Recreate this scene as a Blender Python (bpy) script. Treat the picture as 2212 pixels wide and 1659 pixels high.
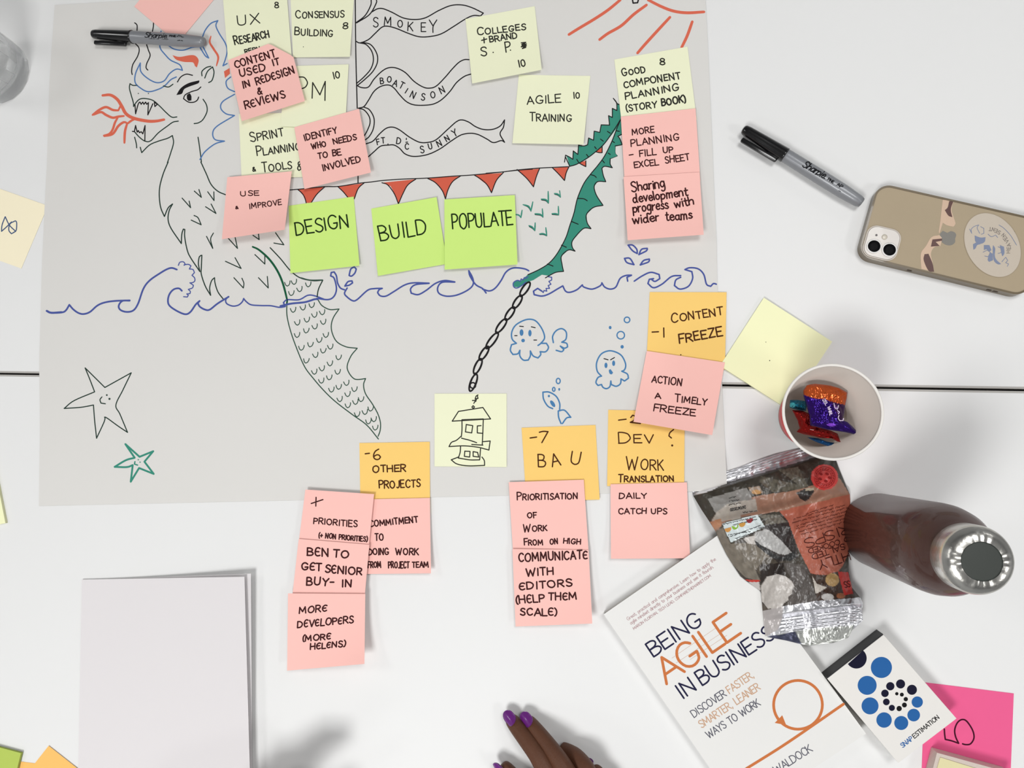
import bpy, bmesh, math, random
import numpy as np
from mathutils import Vector, Matrix
from mathutils.geometry import tessellate_polygon

for o in list(bpy.data.objects): bpy.data.objects.remove(o)
SC = bpy.context.scene
COL = SC.collection
random.seed(7); RNG = np.random.default_rng(7)

# ------------------------------------------------------------------ camera
F, CX, CY, H = 1661.0, 1106.0, 829.5, 0.78374
RA, RB = math.radians(8.5486), math.radians(5.1856)
MROT = (Matrix.Rotation(RB, 3, 'X') @ Matrix.Rotation(RA, 3, 'Y'))
cam = bpy.data.cameras.new('camera'); camo = bpy.data.objects.new('camera', cam); COL.objects.link(camo)
camo.matrix_world = Matrix.Translation((0, 0, H)) @ MROT.to_4x4()
cam.sensor_fit = 'HORIZONTAL'; cam.sensor_width = 36; cam.lens = 36 * F / 2212; cam.clip_start = .01
SC.camera = camo

# ------------------------------------------------------------------ light
W = bpy.data.worlds.new('world'); SC.world = W; W.use_nodes = True
W.node_tree.nodes['Background'].inputs[0].default_value = (.95, .97, 1, 1)
W.node_tree.nodes['Background'].inputs[1].default_value = .40
def area(name, loc, target, sx, sy, power, col=(1, 1, 1)):
    l = bpy.data.lights.new(name, 'AREA'); l.shape = 'RECTANGLE'; l.size = sx; l.size_y = sy; l.energy = power; l.color = col
    o = bpy.data.objects.new(name, l); COL.objects.link(o); o.location = loc
    o.rotation_euler = (Vector(target) - Vector(loc)).to_track_quat('-Z', 'Y').to_euler(); return o
for lx, ly, lp in ((-.55, -1.10, 25), (.55, .55, 13), (-2.3, .6, 9), (2.2, -1.0, 13), (-2.0, -2.2, 6), (2.2, 2.2, 6)):  # the outer lamps are unseen, added for reflections in the metal
    area('ceiling_area_light', (lx, ly, 1.93), (lx, ly, 0), .6, .6 if lp < 20 else .75, lp, (1, .998, .992))
SC.view_settings.view_transform = 'Standard'; SC.view_settings.look = 'None'
SC.view_settings.gamma = 1; SC.view_settings.use_curve_mapping = False; SC.view_settings.exposure = 0.25

SC.cycles.max_bounces = 12; SC.cycles.diffuse_bounces = 3; SC.cycles.glossy_bounces = 3; SC.cycles.transmission_bounces = 12
SC.cycles.adaptive_threshold = .02; SC.cycles.use_denoising = True
# ------------------------------------------------------------------ helpers
MR = np.array(MROT)
def atn(P, z):
    """photo pixel positions -> points on the real horizontal level z (numpy)"""
    P = np.asarray(P, float).reshape(-1, 2); z = np.broadcast_to(np.asarray(z, float), (len(P),))
    d = np.stack([(P[:, 0] - CX) / F, -(P[:, 1] - CY) / F, -np.ones(len(P))], 1) @ MR.T
    t = (H - z) / -d[:, 2]
    return np.stack([d[:, 0] * t, d[:, 1] * t, z], 1)
def at(x, y, z=0.0): return Vector(atn([(x, y)], z)[0])
def lin(c):
    return tuple(((v / 255) / 12.92 if v / 255 <= .04045 else ((v / 255 + .055) / 1.055) ** 2.4) for v in c)
MATS = {}
def mat(name, c, rough=.6, metal=0, spec=.5, coat=0, bump=0, bscale=300, trans=0, ior=1.45, var=0, vscale=8, alpha=1, sheen=0):
    if name in MATS: return MATS[name]
    m = bpy.data.materials.new(name); m.use_nodes = True; nt = m.node_tree; b = nt.nodes['Principled BSDF']
    L = lin(c); b.inputs['Base Color'].default_value = (*L, 1)
    b.inputs['Roughness'].default_value = rough; b.inputs['Metallic'].default_value = metal
    b.inputs['Specular IOR Level'].default_value = spec; b.inputs['Coat Weight'].default_value = coat
    b.inputs['Transmission Weight'].default_value = trans; b.inputs['IOR'].default_value = ior
    b.inputs['Alpha'].default_value = alpha
    tc = nt.nodes.new('ShaderNodeTexCoord')
    n = nt.nodes.new('ShaderNodeTexNoise'); n.inputs['Scale'].default_value = vscale; n.inputs['Detail'].default_value = 4
    nt.links.new(tc.outputs['Object'], n.inputs['Vector'])
    mr = nt.nodes.new('ShaderNodeMapRange'); mr.inputs['To Min'].default_value = 1 - max(var, .006); mr.inputs['To Max'].default_value = 1 + max(var, .006)
    nt.links.new(n.outputs['Fac'], mr.inputs['Value'])
    vm = nt.nodes.new('ShaderNodeVectorMath'); vm.operation = 'SCALE'; vm.inputs[0].default_value = L
    nt.links.new(mr.outputs['Result'], vm.inputs['Scale']); nt.links.new(vm.outputs['Vector'], b.inputs['Base Color'])
    if bump:
        n2 = nt.nodes.new('ShaderNodeTexNoise'); n2.inputs['Scale'].default_value = bscale; n2.inputs['Detail'].default_value = 5
        nt.links.new(tc.outputs['Object'], n2.inputs['Vector'])
        bp = nt.nodes.new('ShaderNodeBump'); bp.inputs['Strength'].default_value = bump; bp.inputs['Distance'].default_value = .001
        nt.links.new(n2.outputs['Fac'], bp.inputs['Height']); nt.links.new(bp.outputs['Normal'], b.inputs['Normal'])
    MATS[name] = m; return m
def printed(name, rough=.4, bump=.2, bscale=120):
    """printed foil or card: the colour attribute 'print' is the ink, its alpha the bare foil"""
    m = bpy.data.materials.new(name); m.use_nodes = True; nt = m.node_tree; b = nt.nodes['Principled BSDF']
    a = nt.nodes.new('ShaderNodeAttribute'); a.attribute_name = 'print'
    nt.links.new(a.outputs['Color'], b.inputs['Base Color']); nt.links.new(a.outputs['Alpha'], b.inputs['Metallic'])
    b.inputs['Roughness'].default_value = rough
    n2 = nt.nodes.new('ShaderNodeTexNoise'); n2.inputs['Scale'].default_value = bscale; n2.inputs['Detail'].default_value = 3
    tc = nt.nodes.new('ShaderNodeTexCoord'); nt.links.new(tc.outputs['Object'], n2.inputs['Vector'])
    bp = nt.nodes.new('ShaderNodeBump'); bp.inputs['Strength'].default_value = bump; bp.inputs['Distance'].default_value = .002
    nt.links.new(n2.outputs['Fac'], bp.inputs['Height']); nt.links.new(bp.outputs['Normal'], b.inputs['Normal'])
    return m
def mesh(name, verts, faces, m, parent=None, smooth=False):
    me = bpy.data.meshes.new(name); me.from_pydata([tuple(map(float, v)) for v in verts], [], [tuple(int(i) for i in f) for f in faces])
    mm = m if isinstance(m, (list, tuple)) else [m]
    for x in mm: me.materials.append(x)
    if smooth: me.polygons.foreach_set('use_smooth', [True] * len(me.polygons))
    me.update(); o = bpy.data.objects.new(name, me); COL.objects.link(o)
    if parent: o.parent = parent
    return o
def tag(o, label=None, cat=None, group=None, kind=None):
    if label: o['label'] = label
    if cat: o['category'] = cat
    if group: o['group'] = group
    if kind: o['kind'] = kind
    return o
def thing(name, label, cat, group=None):
    o = bpy.data.objects.new(name, None); COL.objects.link(o); o.empty_display_size = .02
    return tag(o, label, cat, group)
def settle(root):
    """put the Empty at the base of its parts"""
    bpy.context.view_layer.update()
    P = [v.co for c in root.children if c.type == 'MESH' for v in c.data.vertices]
    if not P: return root
    a = np.array(P); c = Vector(((a[:, 0].min() + a[:, 0].max()) / 2, (a[:, 1].min() + a[:, 1].max()) / 2, a[:, 2].min()))
    root.location = c
    for ch in root.children: ch.matrix_parent_inverse = Matrix.Translation(-c)
    return root
def pts(s, crop=None):
    P = np.array([[float(q) for q in t.split(',')] for t in s.split()])
    return topx(P, crop)
def topx(P, crop):
    P = np.asarray(P, float)
    if crop is None: return P
    x0, y0, k = crop
    return np.stack([x0 + P[:, 0] / k, y0 + P[:, 1] / k], 1)
def smooth_path(P, step=2.4, ang=62, closed=False):
    """Catmull-Rom through the points, keeping sharp corners; returns list of pieces"""
    P = [np.array(p, float) for p in P]
    Q = [P[0]]
    for p in P[1:]:
        if np.hypot(*(p - Q[-1])) > .05: Q.append(p)
    P = Q
    if len(P) < 2: return [np.array(P)]
    cuts = [0]
    for i in range(1, len(P) - 1):
        a, b = P[i] - P[i - 1], P[i + 1] - P[i]
        c = a @ b / (np.hypot(*a) * np.hypot(*b))
        if math.degrees(math.acos(max(-1, min(1, c)))) > ang: cuts.append(i)
    cuts.append(len(P) - 1); out = []
    for s, e in zip(cuts, cuts[1:]):
        S = P[s:e + 1]; R = [S[0]]
        if len(S) == 2:
            n = max(1, int(np.hypot(*(S[1] - S[0])) / (step * 3)))
            for k in range(1, n + 1): R.append(S[0] + (S[1] - S[0]) * k / n)
        else:
            E = [2 * S[0] - S[1]] + S + [2 * S[-1] - S[-2]]
            for i in range(1, len(E) - 2):
                p0, p1, p2, p3 = E[i - 1:i + 3]; n = max(2, int(np.hypot(*(p2 - p1)) / step))
                for k in range(1, n + 1):
                    t = k / n
                    R.append(.5 * (2 * p1 + (p2 - p0) * t + (2 * p0 - 5 * p1 + 4 * p2 - p3) * t * t + (3 * p1 - p0 - 3 * p2 + p3) * t ** 3))
        out.append(np.array(R))
    return out
class Ink:
    """collects pen strokes and filled shapes drawn in photo pixels, laid onto a real surface"""
    def __init__(s): s.v = []; s.f = []; s.k = 0
    def _add(s, V, Fs):
        o = sum(len(x) for x in s.v)
        s.v.append(np.column_stack([V, np.full(len(V), (s.k % 24) * 2.5e-6)])); s.f += [tuple(i + o for i in f) for f in Fs]; s.k += 1
    def line(s, P, w, crop=None, taper=0, ang=62, caps=True, step=2.4):
        if isinstance(P, str): P = pts(P, crop)
        else: P = topx(P, crop)
        for R in smooth_path(P, step, ang):
            if len(R) < 2: s.dot(R[0], w / 2); continue
            T = np.gradient(R, axis=0); T /= np.maximum(np.hypot(T[:, 0], T[:, 1]), 1e-6)[:, None]
            N = np.stack([-T[:, 1], T[:, 0]], 1); n = len(R)
            ww = np.full(n, w / 2)
            if taper: ww = ww * (1 - taper * np.abs(np.linspace(-1, 1, n)) ** 3)
            A, B = R + N * ww[:, None], R - N * ww[:, None]
            V = np.vstack([A, B]); Fs = [(i, i + 1, n + i + 1, n + i) for i in range(n - 1)]
            if caps:
                for e, sg, i0, i1 in ((0, -1, 0, n), (n - 1, 1, n - 1, 2 * n - 1)):
                    c = R[e]; base = len(V); extra = []
                    for a in (45, 90, 135):
                        ar = math.radians(a); extra.append(c + ww[e] * (N[e] * math.cos(ar) + sg * T[e] * math.sin(ar)))
                    V = np.vstack([V, extra]); Fs.append((i0, base, base + 1, base + 2, i1))
            s._add(V, Fs)
        return s
    def dot(s, c, r, crop=None, ry=None, rot=0, n=12):
        c = topx([c], crop)[0]; k = crop[2] if crop else 1; r = r / k; ry = r if ry is None else ry / k
        a = np.linspace(0, 2 * math.pi, n, endpoint=False); cr, sr = math.cos(rot), math.sin(rot)
        V = np.stack([c[0] + r * np.cos(a) * cr - ry * np.sin(a) * sr, c[1] + r * np.cos(a) * sr + ry * np.sin(a) * cr], 1)
        s._add(V, [tuple(range(n))]); return s
    def ring(s, c, r, w, crop=None, ry=None, rot=0, n=28):
        c = topx([c], crop)[0]; k = crop[2] if crop else 1; r = r / k; ry = r if ry is None else ry / k
        a = np.linspace(0, 2 * math.pi, n, endpoint=False); cr, sr = math.cos(rot), math.sin(rot)
        def e(q, p): return np.stack([c[0] + q * np.cos(a) * cr - p * np.sin(a) * sr, c[1] + q * np.cos(a) * sr + p * np.sin(a) * cr], 1)
        V = np.vstack([e(r + w / 2, ry + w / 2), e(max(r - w / 2, .05), max(ry - w / 2, .05))])
        s._add(V, [(i, (i + 1) % n, n + (i + 1) % n, n + i) for i in range(n)]); return s
    def fill(s, P, crop=None, sm=False):
        if isinstance(P, str): P = pts(P, crop)
        else: P = topx(P, crop)
        if sm: P = np.vstack([r[:-1] for r in smooth_path(np.vstack([P, P[:1]]), 3)])
        T = tessellate_polygon([[Vector((p[0], p[1], 0)) for p in P]])
        s._add(P, [tuple(t) for t in T]); return s
    def text(s, t, x0, y0, x1, y1, h, w, crop=None, jit=.045, slant=0, rounde=False, gap=1.0, arc=0):
        k = crop[2] if crop else 1
        A, B = topx([(x0, y0), (x1, y1)], crop); h = h / k
        if rounde: t = t.replace('E', '\u0404')
        items = []; x = 0; big = 1; lastw = 0
        for ch in t:
            if ch == '^': big = 1.28; continue
            if ch == ' ': x += .5 * gap; continue
            adv, st = GL[ch]; items.append((st, x, big)); x += adv * (1 + (big - 1) * .7) * gap; lastw = adv * gap; big = 1
        tot = x - lastw * .13 if items else 1
        D = B - A; Ln = np.hypot(*D); u = D / Ln; up = np.array([u[1], -u[0]]); sx = Ln / tot
        for st, gx, bg in items:
            jy = random.uniform(-jit, jit) * h; jr = random.uniform(-jit, jit) * 1.6; jw = (.88 + random.uniform(-jit, jit)) if jit > .02 else 1; jh = 1 + random.uniform(-jit, jit) * 1.6
            for S in st:
                G = S.copy() * (jw, jh)
                if jit > .02: G = G + RNG.uniform(-jit, jit, G.shape) * .35
                G[:, 0] = G[:, 0] * (1 + (bg - 1) * .7); G[:, 1] *= bg
                G = np.stack([G[:, 0] - G[:, 1] * jr * .6 + G[:, 1] * slant, G[:, 1]], 1)
                off = 4 * arc * h * ((gx / tot) * (1 - gx / tot))
                Q = A + np.outer((gx + G[:, 0]) * sx, u) + np.outer(G[:, 1] * h + jy + off, up)
                s.line(Q, w, step=max(1.2, h / 9), ang=70)
        return s
    def scribble(s, x0, y0, x1, y1, h, w, crop=None):
        """print too small to read"""
        A, B = topx([(x0, y0), (x1, y1)], crop); h = h / (crop[2] if crop else 1); D = B - A; L = np.hypot(*D); u = D / L; up = np.array([u[1], -u[0]])
        x = 0
        while x < L:
            wl = min(random.uniform(2.2, 6.5) * h, L - x); n = max(2, int(wl / (h * .42)))
            Q = [A + u * (x + wl * i / n) + up * h * random.uniform(0, .3 if i % 2 else 1) for i in range(n + 1)]
            s.line(np.array(Q), w, ang=180, caps=False, step=h); x += wl + h * .7
        return s
    def build(s, name, m, parent, smap, eps=8e-5):
        if not s.v: return None
        V = np.vstack(s.v); P = smap(V[:, :2]); P[:, 2] += eps + V[:, 2]
        o = mesh(name, P, s.f, m, parent)
        # all ink faces look up
        bm = bmesh.new(); bm.from_mesh(o.data); bm.normal_update()
        fl = [f for f in bm.faces if f.normal.z < 0]; bmesh.ops.reverse_faces(bm, faces=fl); bm.to_mesh(o.data); bm.free()
        return o
def _el(cx, cy, rx, ry, n=14, a0=90, sw=-360):
    return ' '.join('%.3f,%.3f' % (cx + rx * math.cos(math.radians(a0 + sw * i / n)), cy + ry * math.sin(math.radians(a0 + sw * i / n))) for i in range(n + 1))
GLS = {
'A': (.78, '0,0 .35,1 .7,0;.13,.35 .58,.35'), 'B': (.7, '0,0 0,1;0,1 .3,.99 .46,.88 .48,.72 .35,.56 0,.52;0,.52 .36,.5 .54,.38 .57,.22 .47,.07 .3,0 0,0'),
'C': (.72, '.62,.82 .5,.96 .32,1 .14,.88 .03,.65 .02,.4 .1,.15 .27,.01 .45,.02 .62,.16'),
'D': (.78, '0,0 0,1;0,1 .28,.98 .5,.86 .63,.64 .64,.42 .55,.18 .34,.03 0,0'),
'E': (.64, '0,0 0,1;0,1 .52,1;0,.52 .44,.52;0,0 .54,0'), 'F': (.6, '0,0 0,1;0,1 .5,1;0,.52 .42,.52'),
'G': (.8, '.62,.82 .5,.96 .32,1 .14,.88 .03,.65 .02,.4 .1,.15 .27,.01 .45,.02 .6,.14 .66,.4;.38,.4 .66,.4'),
'H': (.76, '0,0 0,1;.6,0 .6,1;0,.5 .6,.5'), 'I': (.3, '.06,0 .06,1'), 'J': (.56, '.4,1 .42,.3 .36,.08 .2,-.02 .04,.08'),
'K': (.7, '0,0 0,1;.55,1 0,.42;.16,.56 .6,0'), 'L': (.6, '0,1 0,0 .5,0'), 'M': (.96, '0,0 .06,1 .4,.25 .74,1 .8,0'),
'N': (.78, '0,0 0,1 .6,0 .6,1'), 'O': (.86, _el(.36, .5, .35, .5)), 'P': (.66, '0,0 0,1;0,1 .34,.99 .52,.88 .55,.7 .45,.54 .25,.47 0,.46'),
'Q': (.86, _el(.36, .5, .35, .5) + ';.4,.3 .7,-.05'), 'R': (.72, '0,0 0,1;0,1 .34,.99 .52,.88 .55,.72 .45,.56 .25,.49 0,.47;.22,.49 .6,0'),
'S': (.66, '.52,.86 .4,.98 .22,1 .07,.88 .06,.7 .2,.56 .4,.46 .53,.3 .5,.12 .34,0 .16,.02 .02,.14'), 'T': (.7, '.3,0 .3,1;0,1 .6,1'),
'U': (.74, '0,1 0,.35 .08,.1 .27,0 .46,.08 .56,.3 .58,1'), 'V': (.74, '0,1 .32,0 .64,1'), 'W': (1.08, '0,1 .22,0 .47,.8 .7,0 .95,1'),
'X': (.72, '0,1 .6,0;.58,1 0,0'), 'Y': (.72, '0,1 .32,.5;.62,1 .32,.5 .3,0'), 'Z': (.7, '0,1 .58,1 0,0 .6,0'),
'\u0404': (.64, '.5,.9 .34,1 .15,.92 .03,.68 .01,.38 .1,.1 .28,0 .5,.08;.03,.5 .4,.52'),
'0': (.62, _el(.24, .5, .24, .5)), '1': (.26, '.06,0 .06,1'), '2': (.64, '0,.8 .12,.97 .35,1 .5,.82 .42,.6 .2,.3 0,0;0,0 .55,0'),
'3': (.6, '0,.9 .2,1 .42,.92 .45,.7 .2,.54;.2,.54 .48,.42 .5,.15 .3,0 .02,.08'), '5': (.62, '.5,1 .08,1 .04,.58 .28,.62 .48,.48 .5,.22 .35,.03 .15,0 0,.1'),
'6': (.62, '.45,1 .2,.8 .03,.45 .05,.15 .22,0 .42,.05 .52,.25 .42,.45 .22,.46 .06,.3'), '7': (.62, '0,1 .55,1 .2,0'),
'8': (.6, '.25,.52 .06,.66 .06,.88 .25,1 .44,.88 .44,.66 .25,.52 .03,.36 .03,.12 .25,0 .47,.12 .47,.36 .25,.52'),
'&': (.76, '.62,.0 .15,.7 .2,.95 .38,.98 .42,.8 .08,.4 .02,.15 .18,0 .4,.08 .58,.42'), '+': (.6, '0,.45 .5,.5;.24,.2 .26,.75'),
'-': (.5, '0,.45 .36,.48'), '.': (.24, '.03,.02 .07,.04'), ',': (.26, '.08,.06 .02,-.14'), '(': (.32, '.2,1.05 .05,.8 .01,.4 .1,0 .2,-.1'),
')': (.34, '0,1.05 .17,.8 .2,.4 .12,0 0,-.1'), '?': (.5, '0,.8 .15,1 .38,.92 .4,.7 .2,.5 .2,.3;.19,.04 .21,.06'), "'": (.2, '.06,1 .04,.8'),
'a': (.58, '.42,.5 .3,.6 .12,.55 .02,.3 .1,.05 .26,.02 .42,.2;.44,.6 .42,.15 .52,0'), 'b': (.55, '0,1 0,0;0,.35 .15,.58 .34,.56 .44,.35 .38,.1 .2,0 0,.1'),
'c': (.48, '.42,.48 .28,.6 .1,.52 .02,.3 .1,.06 .28,0 .42,.1'), 'd': (.58, '.42,.35 .3,.58 .1,.52 .02,.28 .1,.03 .28,.02 .42,.22;.44,1 .43,.2 .5,0'),
'e': (.5, '.03,.3 .42,.34 .36,.55 .2,.6 .05,.45 .03,.2 .15,.02 .3,0 .44,.12'), 'f': (.38, '.4,.95 .25,1 .16,.85 .15,0;0,.58 .34,.58'),
'g': (.54, '.42,.48 .28,.6 .1,.54 .02,.3 .12,.06 .28,.06 .42,.25;.44,.58 .44,-.1 .36,-.34 .18,-.38 .04,-.28'),
'h': (.54, '0,1 0,0;0,.35 .14,.56 .3,.58 .4,.45 .42,0'), 'i': (.2, '.05,.6 .05,0;.05,.82 .06,.86'), 'j': (.24, '.1,.6 .1,-.2 0,-.35;.1,.82 .11,.86'),
'k': (.46, '0,1 0,0;.36,.58 0,.25;.12,.34 .4,0'), 'l': (.2, '.05,1 .05,0'), 'm': (.74, '0,.6 0,0;0,.4 .12,.58 .26,.56 .3,.4 .3,0;.3,.4 .42,.58 .56,.56 .6,.4 .62,0'),
'n': (.54, '0,.6 0,0;0,.38 .14,.57 .3,.58 .4,.45 .42,0'), 'o': (.52, _el(.22, .3, .2, .3)), 'p': (.55, '0,.58 0,-.38;0,.35 .15,.58 .34,.56 .44,.35 .38,.1 .2,0 0,.1'),
'r': (.38, '0,.6 0,0;0,.36 .12,.54 .3,.58'), 's': (.44, '.34,.52 .2,.6 .06,.52 .08,.38 .26,.28 .36,.15 .24,.01 .02,.05'),
't': (.4, '.16,.9 .15,.15 .24,0 .36,.04;0,.62 .34,.62'), 'u': (.54, '0,.6 .02,.18 .14,0 .3,.06 .4,.25;.42,.6 .42,0'), 'v': (.46, '0,.6 .2,0 .4,.6'),
'w': (.7, '0,.6 .14,0 .3,.5 .46,0 .62,.6'), 'x': (.46, '0,.6 .38,0;.36,.6 0,0'), 'y': (.5, '0,.6 .2,.05;.42,.6 .18,-.05 .02,-.38'), 'z': (.46, '0,.58 .38,.58 0,0 .4,0'),
}
GL = {k: (a, [np.array([[float(q) for q in t.split(',')] for t in st.split()]) for st in s.split(';')]) for k, (a, s) in GLS.items()}
def sstep(a, b, x): t = np.clip((x - a) / (b - a), 0, 1); return t * t * (3 - 2 * t)
def invbil(P, Q):
    """pixel -> (u,v) in the quad Q = TL,TR,BR,BL (Newton)"""
    P = np.asarray(P, float); Q = np.asarray(Q, float); u = np.full(len(P), .5); v = u.copy()
    for _ in range(8):
        S = bil(u, v, Q); du = (Q[1] - Q[0]) * (1 - v)[:, None] + (Q[2] - Q[3]) * v[:, None]; dv = (Q[3] - Q[0]) * (1 - u)[:, None] + (Q[2] - Q[1]) * u[:, None]
        r = P - S; det = du[:, 0] * dv[:, 1] - du[:, 1] * dv[:, 0]
        u = u + (r[:, 0] * dv[:, 1] - r[:, 1] * dv[:, 0]) / det; v = v + (du[:, 0] * r[:, 1] - du[:, 1] * r[:, 0]) / det
    return u, v
def bil(u, v, Q):
    u = np.asarray(u)[:, None]; v = np.asarray(v)[:, None]
    return Q[0] * (1 - u) * (1 - v) + Q[1] * u * (1 - v) + Q[2] * u * v + Q[3] * (1 - u) * v
def solid_quad_grid(name, P, nu, nv, th, m, parent=None, smooth=True):
    """a sheet of real thickness from a (nv x nu) grid of points; the cut edges have vertices of their own so the faces shade flat up to the rim"""
    n = nu * nv; B = P.copy(); B[:, 2] -= th; Fs = []
    for j in range(nv - 1):
        for i in range(nu - 1):
            a = j * nu + i; Fs.append((a, a + nu, a + nu + 1, a + 1)); Fs.append((n + a, n + a + 1, n + a + nu + 1, n + a + nu))
    rim = [i for i in range(nu)] + [j * nu + nu - 1 for j in range(1, nv)] + [(nv - 1) * nu + i for i in range(nu - 2, -1, -1)] + [j * nu for j in range(nv - 2, 0, -1)]
    R = len(rim); V = np.vstack([P, B, P[rim], B[rim]])
    for k in range(R): q = (k + 1) % R; Fs.append((2 * n + k, 2 * n + q, 2 * n + R + q, 2 * n + R + k))
    o = mesh(name, V, Fs, m, parent, smooth=False)
    if smooth: o.data.polygons.foreach_set('use_smooth', [i < 2 * (nu - 1) * (nv - 1) for i in range(len(Fs))])
    return o
def prism(name, P3, z0, z1, m, parent=None, bevel=0):
    """vertical-sided slab over a polygon of world points"""
    n = len(P3); V = [(p[0], p[1], z0) for p in P3] + [(p[0], p[1], z1) for p in P3]
    Fs = [tuple(range(n - 1, -1, -1)), tuple(range(n, 2 * n))] + [(i, (i + 1) % n, n + (i + 1) % n, n + i) for i in range(n)]
    o = mesh(name, V, Fs, m, parent)
    bm = bmesh.new(); bm.from_mesh(o.data); bmesh.ops.recalc_face_normals(bm, faces=bm.faces)
    if bevel: bmesh.ops.bevel(bm, geom=list(bm.edges), offset=bevel, segments=2, affect='EDGES', profile=.5)
    bm.to_mesh(o.data); bm.free(); return o
def lathe(name, prof, m, parent=None, n=48, M=None, smooth=True, close=True):
    V = []; Fs = []
    for r, z in prof:
        for k in range(n): a = 2 * math.pi * k / n; V.append((r * math.cos(a), r * math.sin(a), z))
    for j in range(len(prof) - 1):
        for k in range(n): Fs.append((j * n + k, j * n + (k + 1) % n, (j + 1) * n + (k + 1) % n, (j + 1) * n + k))
    if close: Fs.append(tuple(range(n - 1, -1, -1))); Fs.append(tuple((len(prof) - 1) * n + k for k in range(n)))
    if M is not None: V = [M @ Vector(v) for v in V]
    o = mesh(name, V, Fs, m, parent, smooth=smooth)
    bm = bmesh.new(); bm.from_mesh(o.data); bmesh.ops.recalc_face_normals(bm, faces=bm.faces); bm.to_mesh(o.data); bm.free()
    return o
def boxm(name, M, lo, hi, m, parent=None, bevel=0):
    V = [M @ Vector((x, y, z)) for z in (lo[2], hi[2]) for x, y in ((lo[0], lo[1]), (hi[0], lo[1]), (hi[0], hi[1]), (lo[0], hi[1]))]
    o = mesh(name, V, [(3, 2, 1, 0), (4, 5, 6, 7), (0, 1, 5, 4), (1, 2, 6, 5), (2, 3, 7, 6), (3, 0, 4, 7)], m, parent)
    if bevel:
        bm = bmesh.new(); bm.from_mesh(o.data); bmesh.ops.bevel(bm, geom=list(bm.edges), offset=bevel, segments=3, affect='EDGES', profile=.5); bm.to_mesh(o.data); bm.free()
        o.data.polygons.foreach_set('use_smooth', [True] * len(o.data.polygons))
    return o
def rrect(x0, y0, x1, y1, r, n=8):
    out = []
    for cx, cy, a0 in ((x1 - r, y1 - r, 0), (x0 + r, y1 - r, 90), (x0 + r, y0 + r, 180), (x1 - r, y0 + r, 270)):
        for k in range(n + 1): a = math.radians(a0 + 90 * k / n); out.append((cx + r * math.cos(a), cy + r * math.sin(a)))
    return out
def inpoly(P, poly):
    x, y = P[:, 0], P[:, 1]; ins = np.zeros(len(P), bool); n = len(poly)
    for i in range(n):
        x1, y1 = poly[i]; x2, y2 = poly[(i + 1) % n]
        if y1 == y2: continue
        c = ((y1 > y) != (y2 > y)) & (x < (x2 - x1) * (y - y1) / (y2 - y1) + x1); ins ^= c
    return ins
def dpoly(P, poly):
    d = np.full(len(P), 1e9); n = len(poly)
    for i in range(n):
        a, b = poly[i], poly[(i + 1) % n]; ab = b - a; L = max(ab @ ab, 1e-9)
        t = np.clip(((P - a) @ ab) / L, 0, 1); q = a + t[:, None] * ab; d = np.minimum(d, np.hypot(*(P - q).T))
    return d
def fbm(P, scale, seed=0, octv=4, ridge=False):
    r = np.random.default_rng(seed); z = np.zeros(len(P)); amp = 1; s = 1 / scale
    for _ in range(octv):
        for k in range(4):
            a = r.uniform(0, 2 * math.pi); ph = r.uniform(0, 6.28); fr = s * r.uniform(.7, 1.4)
            q = np.sin((P[:, 0] * math.cos(a) + P[:, 1] * math.sin(a)) * fr * 6.28 + ph + 1.3 * np.sin((P[:, 1] * math.cos(a) - P[:, 0] * math.sin(a)) * fr * 3 + ph * 2))
            z += amp * ((1 - 2 * np.abs(q)) if ridge else q) / 4
        amp *= .5; s *= 2
    return z
# ------------------------------------------------------------------ setting
m_wall = mat('wall_paint', (224, 225, 226), .9)
m_ceil = mat('ceiling_tile', (206, 207, 208), .95)
m_carpet = mat('carpet', (70, 72, 78), .95, bump=.6, bscale=900)
X0, X1, Y0, Y1, ZF, ZC = -3.2, 3.2, -2.8, 2.8, -.74, 2.0
def plane(name, V, m):
    o = mesh(name, V, [(0, 1, 2, 3)], m); tag(o, kind='structure'); return o
plane('floor', [(X0, Y0, ZF), (X1, Y0, ZF), (X1, Y1, ZF), (X0, Y1, ZF)], m_carpet)
plane('ceiling', [(X0, Y1, ZC), (X1, Y1, ZC), (X1, Y0, ZC), (X0, Y0, ZC)], m_ceil)
plane('wall_left', [(X0, Y0, ZF), (X0, Y1, ZF), (X0, Y1, ZC), (X0, Y0, ZC)], m_wall); plane('wall_right', [(X1, Y1, ZF), (X1, Y0, ZF), (X1, Y0, ZC), (X1, Y1, ZC)], m_wall)
plane('wall_front', [(X1, Y0, ZF), (X0, Y0, ZF), (X0, Y0, ZC), (X1, Y0, ZC)], m_wall); plane('wall_back', [(X0, Y1, ZF), (X1, Y1, ZF), (X1, Y1, ZC), (X0, Y1, ZC)], m_wall)
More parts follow.
